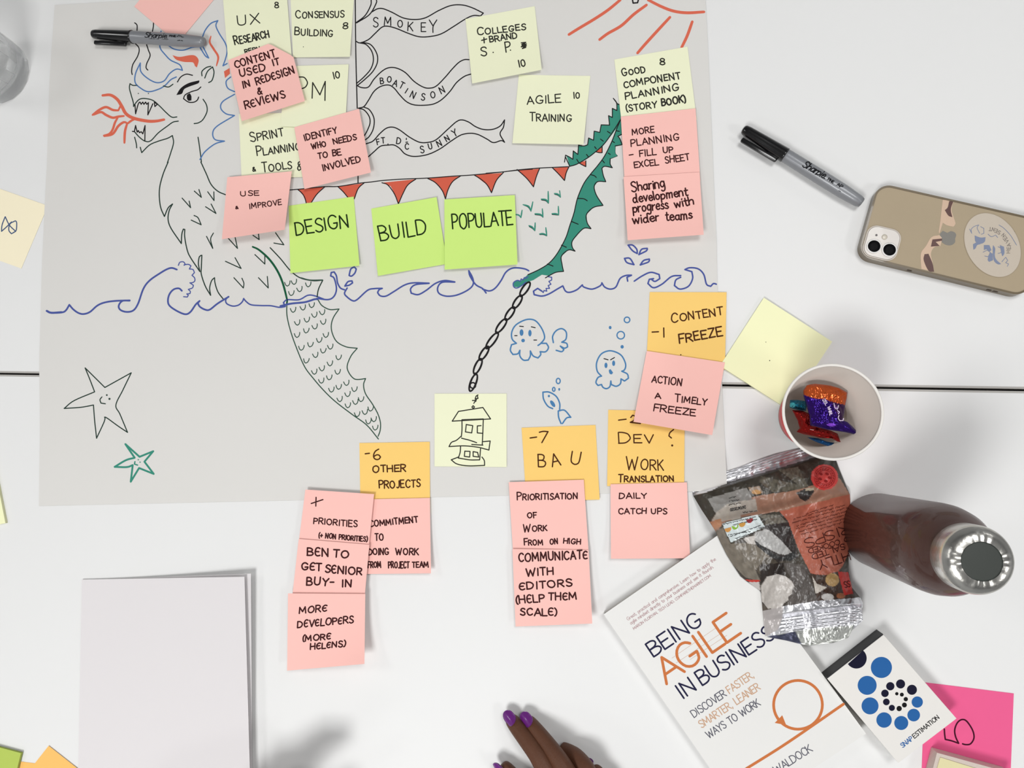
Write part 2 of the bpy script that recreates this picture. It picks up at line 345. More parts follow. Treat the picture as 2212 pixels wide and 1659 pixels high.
# two white desks pushed together; the joint between them runs across the photograph
m_lam = mat('white_laminate', (234, 234, 233), .45, spec=.22, var=.01, vscale=5)
m_edge = mat('desk_edge_band', (176, 173, 168), .45)
m_leg = mat('desk_leg_metal', (150, 152, 155), .35, metal=.8)
gl, gr = at(0, 807), at(2212, 842.5); ex = (gr - gl).normalized(); ey = Vector((-ex.y, ex.x, 0)); g0 = gl.copy()
MD = Matrix((( ex.x, ey.x, 0, g0.x), (ex.y, ey.y, 0, g0.y), (0, 0, 1, 0), (0, 0, 0, 1)))
for lab, s in (('white desk on the far side of the joint, under the pens and the phone', 1), ('white desk on the near side of the joint, under the book and the bottle', -1)):
    d = thing('desk', lab, 'table', 'white desks pushed together')
    a, b = .0011, .0031; y0, y1 = (b, .80) if s > 0 else (-.80, -b)
    boxm('desk_top', MD, (-.42, y0, -.025), (1.5, y1, 0), m_lam, d)
    e0, e1 = (a, b) if s > 0 else (-b, -a)
    boxm('edge_band', MD, (-.42, e0, -.025), (1.5, e1, -.0003), m_edge, d)
    for lx in (-.36, 1.4):
        for ly in ((.08, .72) if s > 0 else (-.72, -.08)):
            boxm('leg', MD, (lx, ly - .02, ZF), (lx + .04, ly + .02, -.025), m_leg, d)
    settle(d)
# ------------------------------------------------------------------ flipchart sheet and its drawings
m_sheet = mat('flipchart_paper', (223, 221, 217), .85, spec=.2, var=.012, vscale=6)
LE = pts('118,11 107,170 101,361 99.5,380 90.5,572 87,696 84.6,780 86,919 84,1093'); RE = pts('1518,-75 1524,0 1529,96 1537.5,289 1542,400 1548,523 1550,630 1571,1060')
BRC = np.array([1571, 1060.])
def sheet_z(P):
    P = np.asarray(P, float); d = np.hypot(P[:, 0] - BRC[0], P[:, 1] - BRC[1])
    return .0010 + .0052 * (1 - sstep(10, 105, d)) + .00012 * np.sin(P[:, 0] / 90) * np.sin(P[:, 1] / 70)
nu, nv = 61, 47
def edge(E, t):
    s = np.r_[0, np.cumsum(np.hypot(*np.diff(E, axis=0).T))]; s /= s[-1]; return np.stack([np.interp(t, s, E[:, 0]), np.interp(t, s, E[:, 1])], 1)
t = np.linspace(0, 1, nv); LL, RR = edge(LE, t), edge(RE, t)
G = np.vstack([LL[j] + (RR[j] - LL[j]) * np.linspace(0, 1, nu)[:, None] for j in range(nv)])
sheet = thing('flipchart_sheet', 'large grey-white flipchart sheet with a felt-pen sea monster boat drawing, across both desks', 'paper')
solid_quad_grid('paper', atn(G, sheet_z(G)), nu, nv, .00014, m_sheet, sheet)
def SM(P): return atn(P, sheet_z(P))
A = (0, 0, 4.148); B = (450, 0, 4.1475); C = (750, 0, 4.148); D = (1200, 0, 4.1475); E = (300, 350, 4.74); FF = (600, 350, 4.0218)
G3 = (1050, 180, 3.318); HH = (0, 380, 4.424); I = (580, 600, 4.1475); J = (900, 600, 3.318); K = (1250, 600, 4.1475); L = (80, 760, 4.74)
def ink_mat(n, c): return mat(n, c, .75, spec=.2)
k_green = ink_mat('ink_dark_green', (38, 58, 50)); k_black = ink_mat('ink_black', (28, 26, 28)); k_blue = ink_mat('ink_blue', (84, 124, 178))
k_coral = ink_mat('ink_coral', (222, 108, 84)); k_wave = ink_mat('ink_indigo', (74, 88, 158)); k_emer = ink_mat('ink_emerald', (18, 88, 58))
k_teal = ink_mat('ink_teal', (58, 142, 122)); k_sea = ink_mat('ink_sea_blue', (74, 128, 176)); k_red = ink_mat('ink_red', (214, 98, 76)); k_tail = ink_mat('ink_tail_green', (52, 82, 68))
def lines(ink, data, w, crop, taper=0):
    w = w * 1.18
    for s in data.split(';'):
        if s.strip(): ink.line(s, w, crop, taper)
    return ink
# --- dragon head
i = Ink()
lines(i, '1165,750 1190,765 1230,765;1165,750 1160,790 1175,850 1195,920 1197,955 1215,925 1250,890 1300,883 1370,900 1430,950 1490,1010 1540,1050 1585,1048;1465,770 1510,780 1550,755;'
 '1205,1180 1250,1230 1300,1265 1350,1262 1420,1190 1500,1130 1550,1095 1598,1085;1207,1230 1222,1290 1225,1325;1257,1320 1270,1368 1340,1300 1420,1265 1500,1240 1545,1215 1555,1280 1530,1370 1500,1460;'
 '1775,1230 1790,1330 1805,1450;1820,890 1850,940 1855,1000 1820,1070 1780,1100 1740,1108;1810,680 1810,640 1850,605 1890,595;1905,600 1860,640 1835,700;1905,600 1918,650 1900,720 1870,740', 2.0, A)
i.dot((1240, 838), 5, A); i.dot((1330, 838), 5, A)
lines(i, '300,0 250,120 215,250 210,360 225,470 262,558 300,470 345,430 310,500 300,590 330,680 435,835 440,740 455,688 470,690 470,770 495,900 530,980 625,1122 610,1040 620,970 645,955 640,1080 640,1150 680,1270 735,1365 725,1290 745,1215 775,1185 780,1240 810,1330 865,1405;'
 '635,0 690,120 740,230 810,300 900,340;1345,878 1450,990 1550,1110 1650,1185 1780,1215 1883,1210 1840,1300 1825,1380', 2.1, E)
lines(i, '568,298 640,362 615,282;705,305 770,395 768,305;443,370 530,468 515,400;683,458 790,527 740,430;536,595 638,643 605,570 565,548;693,762 757,885 735,790 763,728;910,775 1010,885 985,768;1168,750 1232,795 1225,738;1400,725 1485,848 1383,830;'
 '887,1017 1047,1090 985,980;1188,948 1290,1045 1290,960;973,1185 1070,1290 1075,1240 1055,1190;1225,1185 1325,1290 1315,1172', 1.9, E)
i.build('dragon_outline_drawing', k_green, sheet, SM)
i = Ink()
lines(i, '1207,205 1228,225 1228,280;1375,185 1375,230 1365,290;1190,370 1245,430 1235,500 1190,580 1180,640 1185,668;1312,395 1330,450 1345,500 1315,570 1310,610 1325,628;1590,735 1620,690 1670,665 1725,675;'
 '1645,885 1660,850 1720,820 1770,805 1800,780;1645,885 1690,915 1740,915 1770,895 1780,870;1210,940 1215,1020 1240,930 1255,915 1265,935 1280,915 1290,935 1305,915 1315,935 1330,920 1325,1030 1370,930;1383,915 1388,955 1410,935 1383,915;'
 '1187,1178 1205,1180 1215,1125 1230,1185 1240,1170 1250,1190 1265,1180 1280,1200 1300,1125 1298,1265', 2.0, A)
i.build('dragon_face_drawing', k_black, sheet, SM); i = Ink(); i.fill('1580,852 1620,790 1690,745 1785,720 1780,745 1700,775 1650,800 1630,840', A, True); i.build('dragon_eyebrow_drawing', k_black, sheet, SM); i = Ink()
i.fill('1675,850 1700,835 1715,860 1715,900 1690,905 1675,885', A, True)
i.build('dragon_pupil_drawing', k_black, sheet, SM)
i = Ink()
lines(i, '1257,565 1215,660 1212,740 1260,790 1330,822 1420,800 1480,765 1530,715 1580,690;1257,565 1262,640 1320,700 1400,740 1470,725 1520,660 1580,620 1635,630 1610,580 1530,540 1480,490 1440,440 1430,400;'
 '1505,405 1560,440 1640,450 1720,425 1775,420 1820,420 1870,520 1840,500 1795,430;1443,280 1436,315;1815,330 1840,270 1890,210 1952,185 1935,230 1965,300 2020,390 2035,460 2020,530 1998,590 2035,570', 2.3, A)
lines(i, '200,690 160,730 175,790 235,822;235,845 130,910 112,970 160,1020 235,1035;235,1035 80,1130 40,1190 60,1250 145,1265;145,1265 60,1290 -30,1360 -75,1430', 2.3, B)
i.build('dragon_mane_drawing', k_blue, sheet, SM)
i = Ink()
i.fill('1545,495 1610,510 1700,495 1750,500 1780,540 1765,605 1745,590 1730,560 1650,555 1580,535', A, True)
i.line('1890,325 1880,380 1915,440 1955,510 1940,590', 4.6, A, .5); i.fill('140,640 190,610 195,660 150,700', B)
for s, w in (('920,855 990,852 1050,890 1090,950 1130,1020 1200,1060 1320,1085 1400,1085 1470,1072', 7), ('830,1030 890,985 950,960 1010,985 1060,990 1080,950', 5.4), ('840,1028 905,1005 950,1030 1010,1055 1060,1045 1110,1040', 5.4),
    ('1055,1055 1030,1100 1010,1160 980,1200 930,1215', 5), ('935,1220 1010,1200 1060,1130 1110,1095 1140,1105 1120,1180 1115,1280', 5.4), ('1140,1110 1180,1080 1215,1065', 4.8)): i.line(s, w, A, .25)
i.build('dragon_fire_drawing', k_coral, sheet, SM)
i = Ink(); i.line('1165,868 1230,900 1330,990 1410,1100 1470,1230 1515,1400 1515,1450', 4.6, E, .2); i.build('dragon_back_drawing', k_emer, sheet, SM)
# --- underwater tail
i = Ink()
lines(i, '165,230 165,330 190,450 240,600 320,790 400,900 500,1015 600,1110 750,1225 880,1320 985,1445;445,200 480,250 550,285 632,280 580,360 562,440 580,520 620,580 700,620 795,632 740,700 705,790 720,850 760,900 800,912 870,903 852,960 870,1040 930,1130 980,1220 1003,1300 1000,1370 982,1420;290,0 370,20 485,20', 2.0, I)
for x, y in ((170,55),(230,40),(205,140),(280,105),(357,62),(222,290),(310,270),(388,248),(260,405),(345,378),(413,335),(483,312),(257,515),(338,475),(416,440),(492,398),(295,630),(375,600),(455,560),(515,515),(338,745),(422,695),(490,655),(555,620),(412,845),(480,815),(552,770),(628,715),(475,925),(545,895),(620,845),(565,1005),(630,980),(700,945),(640,1090),(710,1045),(770,1000),(712,1145),(780,1115),(830,1090),(795,1225),(865,1205),(915,1175),(895,1290),(945,1270),(957,1345)):
    a = random.uniform(-.1, .2); c, s = math.cos(a), math.sin(a)
    Q = np.array([(-26, -14), (-16, 10), (-2, 20), (14, 10), (22, -12), (22, -26)]) @ np.array([[c, s], [-s, c]])
    i.line(Q + (x, y), 2.0, I)
i.build('sea_serpent_tail_drawing', k_tail, sheet, SM)
# --- waves
i = Ink()
i.line('447,1290 490,1308 590,1303', 4.6, HH)
lines(i, '447,1290 490,1308 590,1305 630,1285 663,1232 700,1275 750,1310 800,1320 860,1300 930,1240 1000,1210 1100,1195 1240,1190;1240,1192 1170,1195 1135,1240 1150,1280 1210,1300 1275,1285 1320,1220 1370,1080 1430,1000 1530,930 1600,890 1645,880 1690,895;'
 '1738,1098 1710,1075 1660,1085 1620,1130 1605,1190 1620,1240 1690,1290 1770,1322 1820,1300 1870,1230 1908,1195 1890,1215 1910,1250 1960,1278 2005,1278 2080,1220 2185,1155', 3.3, HH)
lines(i, '1705,855 1720,825 1755,822 1770,845 1760,855;1760,850 1800,845 1825,860 1810,890;1810,890 1845,895 1858,925 1835,950;1835,950 1860,975 1862,1005 1840,1020 1815,1022;1815,1022 1848,1045 1840,1070 1800,1085;1800,1085 1820,1105 1815,1125 1785,1128;1785,1128 1800,1140 1790,1158 1755,1155', 2.0, HH)
lines(i, '920,1378 890,1410 900,1450 960,1475 1020,1465 1060,1430 1073,1398 1100,1430 1150,1462 1250,1470 1350,1472 1440,1488 1500,1480 1480,1440 1520,1410 1640,1410 1730,1365 1800,1370 1896,1405', 2.6, E)
i.line('1450,1475 1560,1450 1700,1435 1800,1405 1830,1405', 4.2, E)
lines(i, '340,1185 440,1195 490,1165 510,1100 490,1010 460,990 465,960 490,955 510,990 520,1050 545,1095 580,1110;620,985 635,930 665,912 682,930 670,965 640,992 620,985;583,1078 610,1040 645,1033 650,1050 620,1070 583,1078;'
 '603,1095 580,1140 600,1170 650,1205 690,1195 780,1115 840,1100 908,1098 880,1110 868,1135 890,1162 940,1165 1010,1125 1100,1070 1180,1050 1315,1053;1315,1054 1200,1065 1155,1100 1160,1140 1220,1152 1290,1115 1370,1055 1450,1030 1538,1042;1538,1043 1430,1045 1390,1090 1400,1140 1460,1165 1540,1160 1620,1130 1680,1090 1700,1050 1690,1000 1660,945;1660,945 1670,990 1720,1065 1780,1100 1810,1138;1780,1105 1840,1120 1890,1095 1940,1030 1980,960 2030,925 2090,920 2150,930 2180,945', 2.9, FF)
lines(i, '400,1490 370,1470 340,1490 345,1515 400,1525 450,1510 510,1475 550,1452 570,1490 600,1498 650,1480 690,1445 700,1460 760,1475 820,1450 830,1430 850,1460 890,1475 930,1460 960,1400 1000,1378 1042,1375;1042,1376 1010,1390 1015,1418;'
 '1062,1418 1120,1380 1180,1355 1240,1370 1245,1400 1210,1420 1185,1405 1200,1400;1200,1400 1170,1405 1160,1435 1200,1465 1260,1440 1330,1385 1395,1378;1395,1390 1360,1410 1350,1450 1390,1475 1450,1455 1480,1400 1475,1350 1425,1335;1425,1335 1460,1322 1520,1330 1560,1370 1580,1440 1610,1455 1630,1435 1650,1440;'
 '1018,1160 1050,1160 1080,1190 1083,1220 1050,1200 1018,1160;1095,1228 1115,1190 1155,1183 1150,1200 1095,1228;992,1255 1030,1255 1060,1300 1010,1285 992,1255;1105,1302 1130,1270 1170,1260 1165,1280 1105,1302', 2.9, G3)
lines(i, '440,1385 470,1390 470,1410 450,1420;450,1420 465,1440 445,1450;445,1450 455,1470 430,1470;430,1470 435,1490 415,1485;415,1485 410,1500 400,1490', 2.0, G3)
i.build('wave_drawing', k_wave, sheet, SM)
# --- green forked tail with chain
LEAF = '600,595 580,530 570,515 600,530 622,545 625,485 660,510 660,445 700,450 730,440 735,395 770,405 775,345 815,355 825,300 880,300 878,235 905,240 905,180 940,190 935,140 960,150 972,260 930,330 900,370 830,460 780,495 720,540 650,580'
BIG = '300,1370 380,1335 450,1290 510,1220 570,1110 600,1020 630,930 655,825 700,720 750,650 800,590 850,520 900,420 935,330 962,265 985,300 975,365 945,380 960,400 975,440 925,450 925,500 940,520 890,540 890,580 905,605 850,595 830,610 840,660 858,705 800,705 775,740 790,800 838,875 770,890 720,940 725,1000 752,1042 700,1040 640,1100 615,1140 620,1180 638,1203 590,1195 540,1240 545,1300 555,1348 500,1355 450,1380 400,1372 340,1410 310,1420 270,1445 240,1462 205,1460 193,1440 205,1418 250,1415'
i = Ink(); i.fill(LEAF, G3); i.fill(BIG, G3)
for s in ('265,870 305,882 322,915 335,850', '395,830 430,835 447,858 445,775', '490,790 515,795 533,815 527,770', '210,940 235,945 250,963 258,910', '350,935 390,940 408,958 403,900', '472,935 500,935 520,942 518,882', '307,1020 330,1030 350,1055 352,1000', '383,1080 410,1078 435,1090 428,1035'):
    i.line(s, 3.2, G3, .3)
i.build('green_tail_fill', k_teal, sheet, SM)
i = Ink()
lines(i, '562,565 570,515 600,530 622,545;622,545 625,485 658,510;658,510 663,443 700,450 728,440;728,440 735,392 770,408;770,408 775,343 815,352;815,352 825,298 885,300;885,300 878,232 905,245;905,245 905,180 938,195;938,195 935,140 912,108 945,150 960,150;570,530 600,595 650,580 720,540 780,495 850,430 920,330 962,262;'
 '300,1372 380,1335 450,1290 510,1220 570,1110 600,1020 630,930 655,825 700,720 750,650 800,590 850,520 900,420 935,330 962,265;975,365 945,380 960,400 975,440;975,440 925,450 925,500 940,520;940,520 890,540 890,580 905,605;905,605 850,595 830,610 840,660 858,705;858,705 800,705 775,740 790,800 838,875;838,875 770,890 720,940 725,1000 752,1042;752,1042 700,1040 640,1100 615,1140 620,1180 638,1203;638,1203 590,1195 540,1240 545,1300 555,1348;555,1348 500,1355 450,1380 425,1395;'
 '650,545 665,570;720,510 735,530;778,455 790,470;820,400 840,415;870,345 890,358;935,340 955,345;905,415 920,425;875,500 890,510;835,555 848,570;750,655 775,662 790,675;655,825 700,828 725,842;612,990 660,1010;540,1160 575,1175;440,1295 480,1310;'
 '270,872 303,888 322,917;398,836 428,842 447,860;492,795 515,802 533,817;352,941 390,946 408,960;474,940 500,942 520,944;310,1027 330,1038 350,1057;386,1084 410,1084 435,1093;0,645 120,635 240,620 380,608 500,602 590,598', 1.8, G3)
lines(i, '103,243 200,235 400,215 530,212 700,185 800,175 920,160 1100,148 1300,140 1500,125 1700,112 1900,92 2080,72 2212,62;175,240 210,270 235,310 247,355;410,215 340,280 290,355;520,212 570,260 615,315;755,178 700,230 665,320;905,180 950,195 990,240 1020,290 1047,360;1200,148 1130,200 1090,270 1050,360;'
 '1297,140 1370,180 1430,250 1457,320;1590,120 1520,170 1480,240 1457,320;1705,112 1765,150 1820,200 1857,267;1960,92 1900,160 1857,267', 1.8, FF)
lines(i, '222,618 290,680 340,742;385,607 360,670 340,742;475,605 520,650 562,697;595,597 575,640 562,697;665,570 690,585 715,597 715,555;785,490 810,497 832,497 832,455', 1.8, G3)
i.build('tail_and_bunting_outline', k_black, sheet, SM)
for cr_, S_ in ((FF, ('175,240 400,215 340,280 290,355 247,355 220,290', '525,215 745,185 700,230 665,320 620,318 600,290', '905,180 1190,150 1130,200 1090,270 1047,360 1020,280 980,210', '1300,140 1580,125 1520,170 1480,240 1457,320 1430,250 1370,180', '1705,112 1955,95 1900,160 1857,265 1820,200')),
    (G3, ('235,625 380,612 360,670 340,742 290,680', '480,608 590,600 575,640 562,697 520,650', '665,570 715,555 715,597 690,585', '785,490 832,455 830,495 810,497'))):
    for s in S_: i = Ink(); i.fill(s, cr_); i.build('drawn_bunting_flag', k_red, sheet, SM, 6e-5)
i = Ink(); i.line('300,1385 285,1398 275,1392 265,1410 252,1402 245,1420 228,1412 210,1418 195,1432 198,1458 220,1468 255,1450 285,1425', 2.4, G3)
i.build('tail_tip_outline', k_wave, sheet, SM, 1.4e-4)
i = Ink()
for (ax, ay, bx, by) in ((812,30,742,132),(754,126,690,222),(702,208,635,305),(645,293,568,396),(585,393,497,510),(516,490,450,592),(465,578,412,692),(430,688,382,816)):
    c = ((ax + bx) / 2, (ay + by) / 2); l = math.hypot(bx - ax, by - ay) / 2; i.ring(c, l - 4, 4.3, J, ry=20, rot=math.atan2(by - ay, bx - ax))
i.ring((403, 772), 20, 3, J)
for c in ((748, 130), (695, 216), (640, 300), (573, 394), (506, 500), (456, 585), (420, 690)): i.dot(c, 11, J)
i.build('anchor_chain_drawing', k_black, sheet, SM, 1.6e-4)
# --- sea creatures
def creature(nm, data, dots, rings=(), extra=None):
    i = Ink(); lines(i, data, 2.7, J)
    for c, rx, ry in dots: i.dot(c, rx, J, ry=ry)
    for c, rx, ry in rings: i.ring(c, rx, 2.8, J, ry=ry)
    if extra: extra(i)
    i.build(nm, k_sea, sheet, SM)
creature('calm_octopus_drawing', '715,470 685,440 682,390 710,340 770,305 820,298 860,315 900,370 917,430 890,470 870,485;715,470 680,480 672,520 690,550 725,545 740,520;740,520 740,560 765,590 800,590 815,560 815,525;815,525 835,560 870,575 890,550 885,530;885,530 925,530 945,500 930,470 890,470', (((752, 393), 14, 24), ((812, 397), 12, 24), ((763, 450), 13, 13)))
creature('octopus_arm_drawing', '980,465 975,420 1000,380 1040,365 1072,390 1070,440 1040,462;1040,462 1075,470 1082,495 1060,505 1030,490;1030,490 1055,515 1040,530 1000,520', ())
creature('frowning_octopus_drawing', '1325,705 1295,670 1290,610 1320,550 1370,525 1420,530 1470,560 1498,620 1490,660 1470,670;1470,670 1510,690 1518,720 1490,740 1465,725;1465,725 1460,760 1430,778 1395,765 1392,740;1392,740 1385,780 1360,795 1335,785 1325,765;1325,765 1300,772 1285,750 1300,715 1325,705', (((1357, 628), 11, 20), ((1412, 613), 11, 20)), (), lambda i: i.fill('1378,660 1390,655 1408,680 1400,692 1385,690 1378,672', J, True))
creature('bubble_drawing', '', (((1387, 357), 10, 12), ((1473, 495), 12, 13)), (((1463, 412), 27, 27), ((1508, 302), 20, 20)))
creature('fish_drawing', '905,820 950,820 1000,850 1025,900 1025,945;905,820 910,870 940,920 975,938;1015,955 1060,950 1105,1000;1105,1000 1075,1005 1045,1045;1015,955 1018,1000 1035,1045', (((948, 848), 8, 9), ((1022, 800), 7, 10)), (((1015, 740), 14, 19), ((983, 800), 9, 14)), lambda i: i.dot((975, 903), 13, J, ry=28, rot=-.6))
for e_ in ('738,347 765,350;822,352 850,358;703,415 720,415;840,447 860,447', '1343,580 1372,588;1390,588 1418,572'):
    i = Ink(); lines(i, e_, 1.8, J); i.build('octopus_eyebrow_drawing', k_black, sheet, SM)
i = Ink()
lines(i, '493,165 695,365 965,215 880,390 808,545 850,640 927,825 830,760 720,680 693,668 690,710 610,885 590,700 578,545 450,568 278,580 380,500 590,410 540,280 493,165;665,462 645,490 655,525 700,532', 2.0, L)
i.dot((715, 443), 9, L); i.dot((742, 482), 11, L); i.build('large_starfish_drawing', k_green, sheet, SM)
i = Ink()
lines(i, '905,945 1050,1075 1190,1018 1100,1125 1195,1250 1045,1190 960,1330 980,1160 920,1180 795,1178 910,1110 1000,1085 905,945', 3.5, L); lines(i, '1003,1125 998,1150 1030,1160', 2.4, L)
i.dot((1037, 1105), 7, L); i.dot((1055, 1130), 7, L); i.build('small_starfish_drawing', k_teal, sheet, SM)
# --- flag pole and streamers
i = Ink(); lines(i, '72,0 78,500 90,970;97,1580 97,1640', 2.1, C); i.build('flag_pole_drawing', k_black, sheet, SM); i = Ink(); lines(i, '690,0 695,28 735,25 742,0', 2.6, D); i.build('sun_glasses_drawing', k_black, sheet, SM)
def letters(T):
    i = Ink()
    for ch, x, y, h, a in T:
        ar = math.radians(a); w = GL[ch][0] * h * .85; u = np.array([math.cos(ar), math.sin(ar)]); up = np.array([math.sin(ar), -math.cos(ar)])
        p0 = np.array([x, y]) - u * w / 2 - up * h / 2; p1 = p0 + u * w
        i.text(ch, p0[0], p0[1], p1[0], p1[1], h, 2.3, C, jit=.01)
    i.build('streamer_lettering', k_black, sheet, SM)
i = Ink(); lines(i, '78,205 160,140 210,50 215,0;85,205 200,130 260,30 262,0;225,105 270,80 320,78 400,110 500,160 600,175 700,160 820,95 930,50 1030,45 1120,70 1220,118 1195,143;1195,143 1130,140 1060,170 950,240 850,300 760,325 650,330 550,300 440,255 360,235 310,245 250,300 190,355 115,385 80,370', 2.1, C); i.build('streamer_drawing', k_black, sheet, SM)
letters((('S',257,200,85,0), ('M',365,190,75,3), ('O',475,213,62,0), ('K',568,238,78,3), ('E',685,245,78,0), ('Y',770,235,112,0)))
i = Ink(); lines(i, '115,385 170,400 220,460 235,540 210,620 150,690 88,745;130,380 210,400 265,480 270,560 230,640 160,710 90,768 130,785 190,780 240,710 310,640 370,608 440,610 520,650 600,730 680,780 740,790 800,770 880,690 940,620 1000,560 1050,535 1092,535;1115,662 1050,685 980,740 920,820 850,890 780,930 700,943 600,940 530,910 470,850 420,790 370,762 300,775 240,820 190,900 150,955 100,970', 2.1, C); i.build('streamer_drawing', k_black, sheet, SM)
letters((('B',312,725,52,-5), ('O',378,712,50,5), ('A',432,745,55,18), ('T',490,765,58,28), ('I',535,815,48,32), ('N',592,850,60,25), ('S',682,868,60,8), ('O',768,850,55,-8), ('N',850,805,60,-25)))
i = Ink(); lines(i, '100,970 150,985 195,1040 205,1100 180,1170 150,1222;150,960 200,985 240,1060 235,1150 200,1220 160,1255;165,1290 230,1265 290,1200 350,1150 410,1140 470,1165 560,1230 650,1275 730,1275 800,1250 900,1160 980,1090 1030,1075 1090,1095 1150,1135 1220,1160 1300,1160 1370,1130 1410,1075;1410,1075 1400,1140 1370,1200 1410,1275;1410,1275 1380,1260 1310,1278 1250,1245 1170,1205 1100,1195 1020,1210 930,1265 830,1335 720,1385 600,1402 520,1380 470,1330 420,1300 370,1300 300,1310 240,1360 190,1405', 2.1, C); i.build('streamer_drawing', k_black, sheet, SM)
letters((('F',278,1272,48,-12), ('T',322,1258,50,-5), ('.',368,1268,50,0), ('D',463,1262,55,8), ('C',535,1312,52,0), ('-',535,1272,45,0), ('\'',533,1270,60,0), ('S',672,1340,60,-10), ('U',745,1310,50,-15), ('N',825,1285,55,-25), ('N',895,1240,50,-30), ('Y',962,1190,62,-28)))
i = Ink(); lines(i, '120,310 200,260 350,170 470,90 580,0;395,355 470,300 590,230 700,130 815,45;735,475 800,400 900,290 1025,155;1130,425 1180,320 1225,195;830,0 950,60 1060,100 1180,115 1330,107', 5.4, D, .1)
i.build('sun_rays_drawing', k_coral, sheet, SM)
settle(sheet)
# ------------------------------------------------------------------ sticky notes
NC = dict(yellow=(244, 246, 212), pink=(255, 199, 190), green=(210, 243, 132), orange=(254, 211, 122), magenta=(238, 98, 148), cream=(255, 245, 214), pad=(250, 251, 204), lime=(182, 202, 96), amber=(254, 196, 112))
INKS = dict(yellow=(46, 46, 40), pink=(62, 26, 26), green=(24, 44, 14), orange=(76, 40, 14), magenta=(66, 8, 34), cream=(70, 92, 130), pad=(60, 60, 50), lime=(40, 50, 20), amber=(70, 40, 20))
def note(label, col, quad, z0, lift=(0, 0, 0, 0), cut=0, cat='sticky note', group=None, th=.00012, n=13, p=2.2, name='sticky_note'):
    """one sticky note: quad = TL,TR,BR,BL seen in the photo; lift = rise of each corner off its bed (m)"""
    Q = np.array(quad, float); m = mat('paper_' + col, NC[col], .8, spec=.25, var=.008, vscale=30)
    def zf(u, v):
        top = (1 - u) * lift[0] + u * lift[1]; bot = (1 - u) * lift[3] + u * lift[2]
        return z0 + bot * np.clip(v, 0, 1) ** p + top * np.clip(1 - v, 0, 1) ** 3
    g = np.linspace(0, 1, n); U, V = np.meshgrid(g, g); U, V = U.ravel(), V.ravel(); u2, v2 = U.copy(), V.copy()
    if cut:
        s = np.clip(U + (1 - V) - (2 - cut), 0, None); u2 -= s / 2; v2 += s / 2
    P = atn(bil(u2, v2, Q), zf(u2, v2))
    root = thing(name, label, cat, group); solid_quad_grid('paper', P, n, n, th, m, root)
    def smap(px):
        u, v = invbil(px, Q); return atn(px, zf(u, v))
    return root, smap, ink_mat('ink_on_' + col, INKS[col])
def write(N, crop, T, w=2.2, **kw):
    """T: strings 'TEXT|x0,y0,x1,y1,h' or '~stroke points' or 'o x,y,r' """
    root, smap, m = N; i = Ink()
    for s in T:
        if s[0] == '~': i.line(s[1:], w * 1.12, crop)
        elif s[0] == '@': a = [float(q) for q in s[1:].split(',')]; i.dot(a[:2], a[2], crop)
        else:
            t, c = s.rsplit('|', 1); a = [float(q) for q in c.split(',')]; ww = (a[5] if len(a) > 5 else w) * 1.12; a[4] *= .94
            i.text(t, *a[:5], ww, crop, **kw)
    i.build('handwriting', m, root, smap); return N
GRP = {'y': 'yellow notes on the flipchart', 'p': 'pink notes stuck beside other notes', 'g': 'green notes under the bunting', 'o': 'orange notes along the sea bed'}
S1 = (600, 930, 5.53); S2 = (600, 1140, 5.183); S3 = (1080, 900, 5.027); S4 = (1080, 1020, 4.739)
N = []
def fin(n): N.append(n[0]); return n
z = .0016
fin(note('pink note lying diagonally at the top edge under the black pen, above the dragon', 'pink', [(377, -96), (473.5, -15), (384, 93), (290, 14)], z, group=GRP['p']))
n = fin(note('yellow note with a small score of 8 reading UX RESEARCH, left of CONSENSUS BUILDING', 'yellow', [(481, -12), (619.5, -12), (630.5, 128), (493, 134)], z + .0006, (0, 0, .0012, .0006), group=GRP['y']))
write(n, B, ['UX|265,228,475,203,100', '^RESEARCH|240,402,552,332,66,2.6', 'REPN|332,482,470,446,36', '8|597,72,638,72,52'], 2.2)
n = fin(note('yellow note reading CONSENSUS BUILDING, left of the drawn flag pole', 'yellow', [(627, -18), (765.5, -18), (755.7, 122.5), (633, 124)], z, (0, 0, .004, .001), group=GRP['y']))
write(n, B, ['^CONSENSUS|785,165,1222,155,58', '^BUILDING|775,312,1122,330,60', '8|1205,257,1258,255,60', '@852,420,4'], 2.2)
n = fin(note('yellow note reading SPRINT PLANNING and TOOLS, with one pink note over its right edge', 'yellow', [(516, 246), (656, 243), (664, 382), (522, 387)], z, (0, 0, .001, .001), group=GRP['y']))
write(n, B, ['^SPRINT|382,1272,685,1215,72', '^PLANNING|440,1397,835,1342,66', '^TOOLS|485,1542,755,1508,70', '&|400,1535,428,1530,36', '&|800,1525,850,1520,80'], 2.3)
n = fin(note('yellow note reading PM with a score of 10, above the SPRINT PLANNING note', 'yellow', [(613, 143), (753, 139), (745.5, 278), (607, 273)], z + .0008, (0, 0, .0015, .0008), group=GRP['y']))
write(n, B, ['~930,880 935,740 1000,850 1048,730 1045,900', '~815,690 860,695 888,740 870,780 835,795', '10|1127,708,1187,692,60'], 2.3)
n = fin(note('pink note with a curled corner reading CONTENT USED IT IN REDESIGN and REVIEWS', 'pink', [(493, 130), (622, 77), (658.6, 218.2), (522.3, 261.6)], z + .0032, (0, .004, .0022, .0045), cut=.32, group=GRP['p']))
write(n, B, ['CONTENT|245,612,612,502,68', 'USED|290,688,522,632,66', 'IT|585,590,645,572,62', 'IN|315,790,385,770,62', 'REDESIGN|435,762,780,652,70', '&|445,845,492,840,58', 'REVIEWS|335,978,700,872,70'], 2.7, rounde=True)
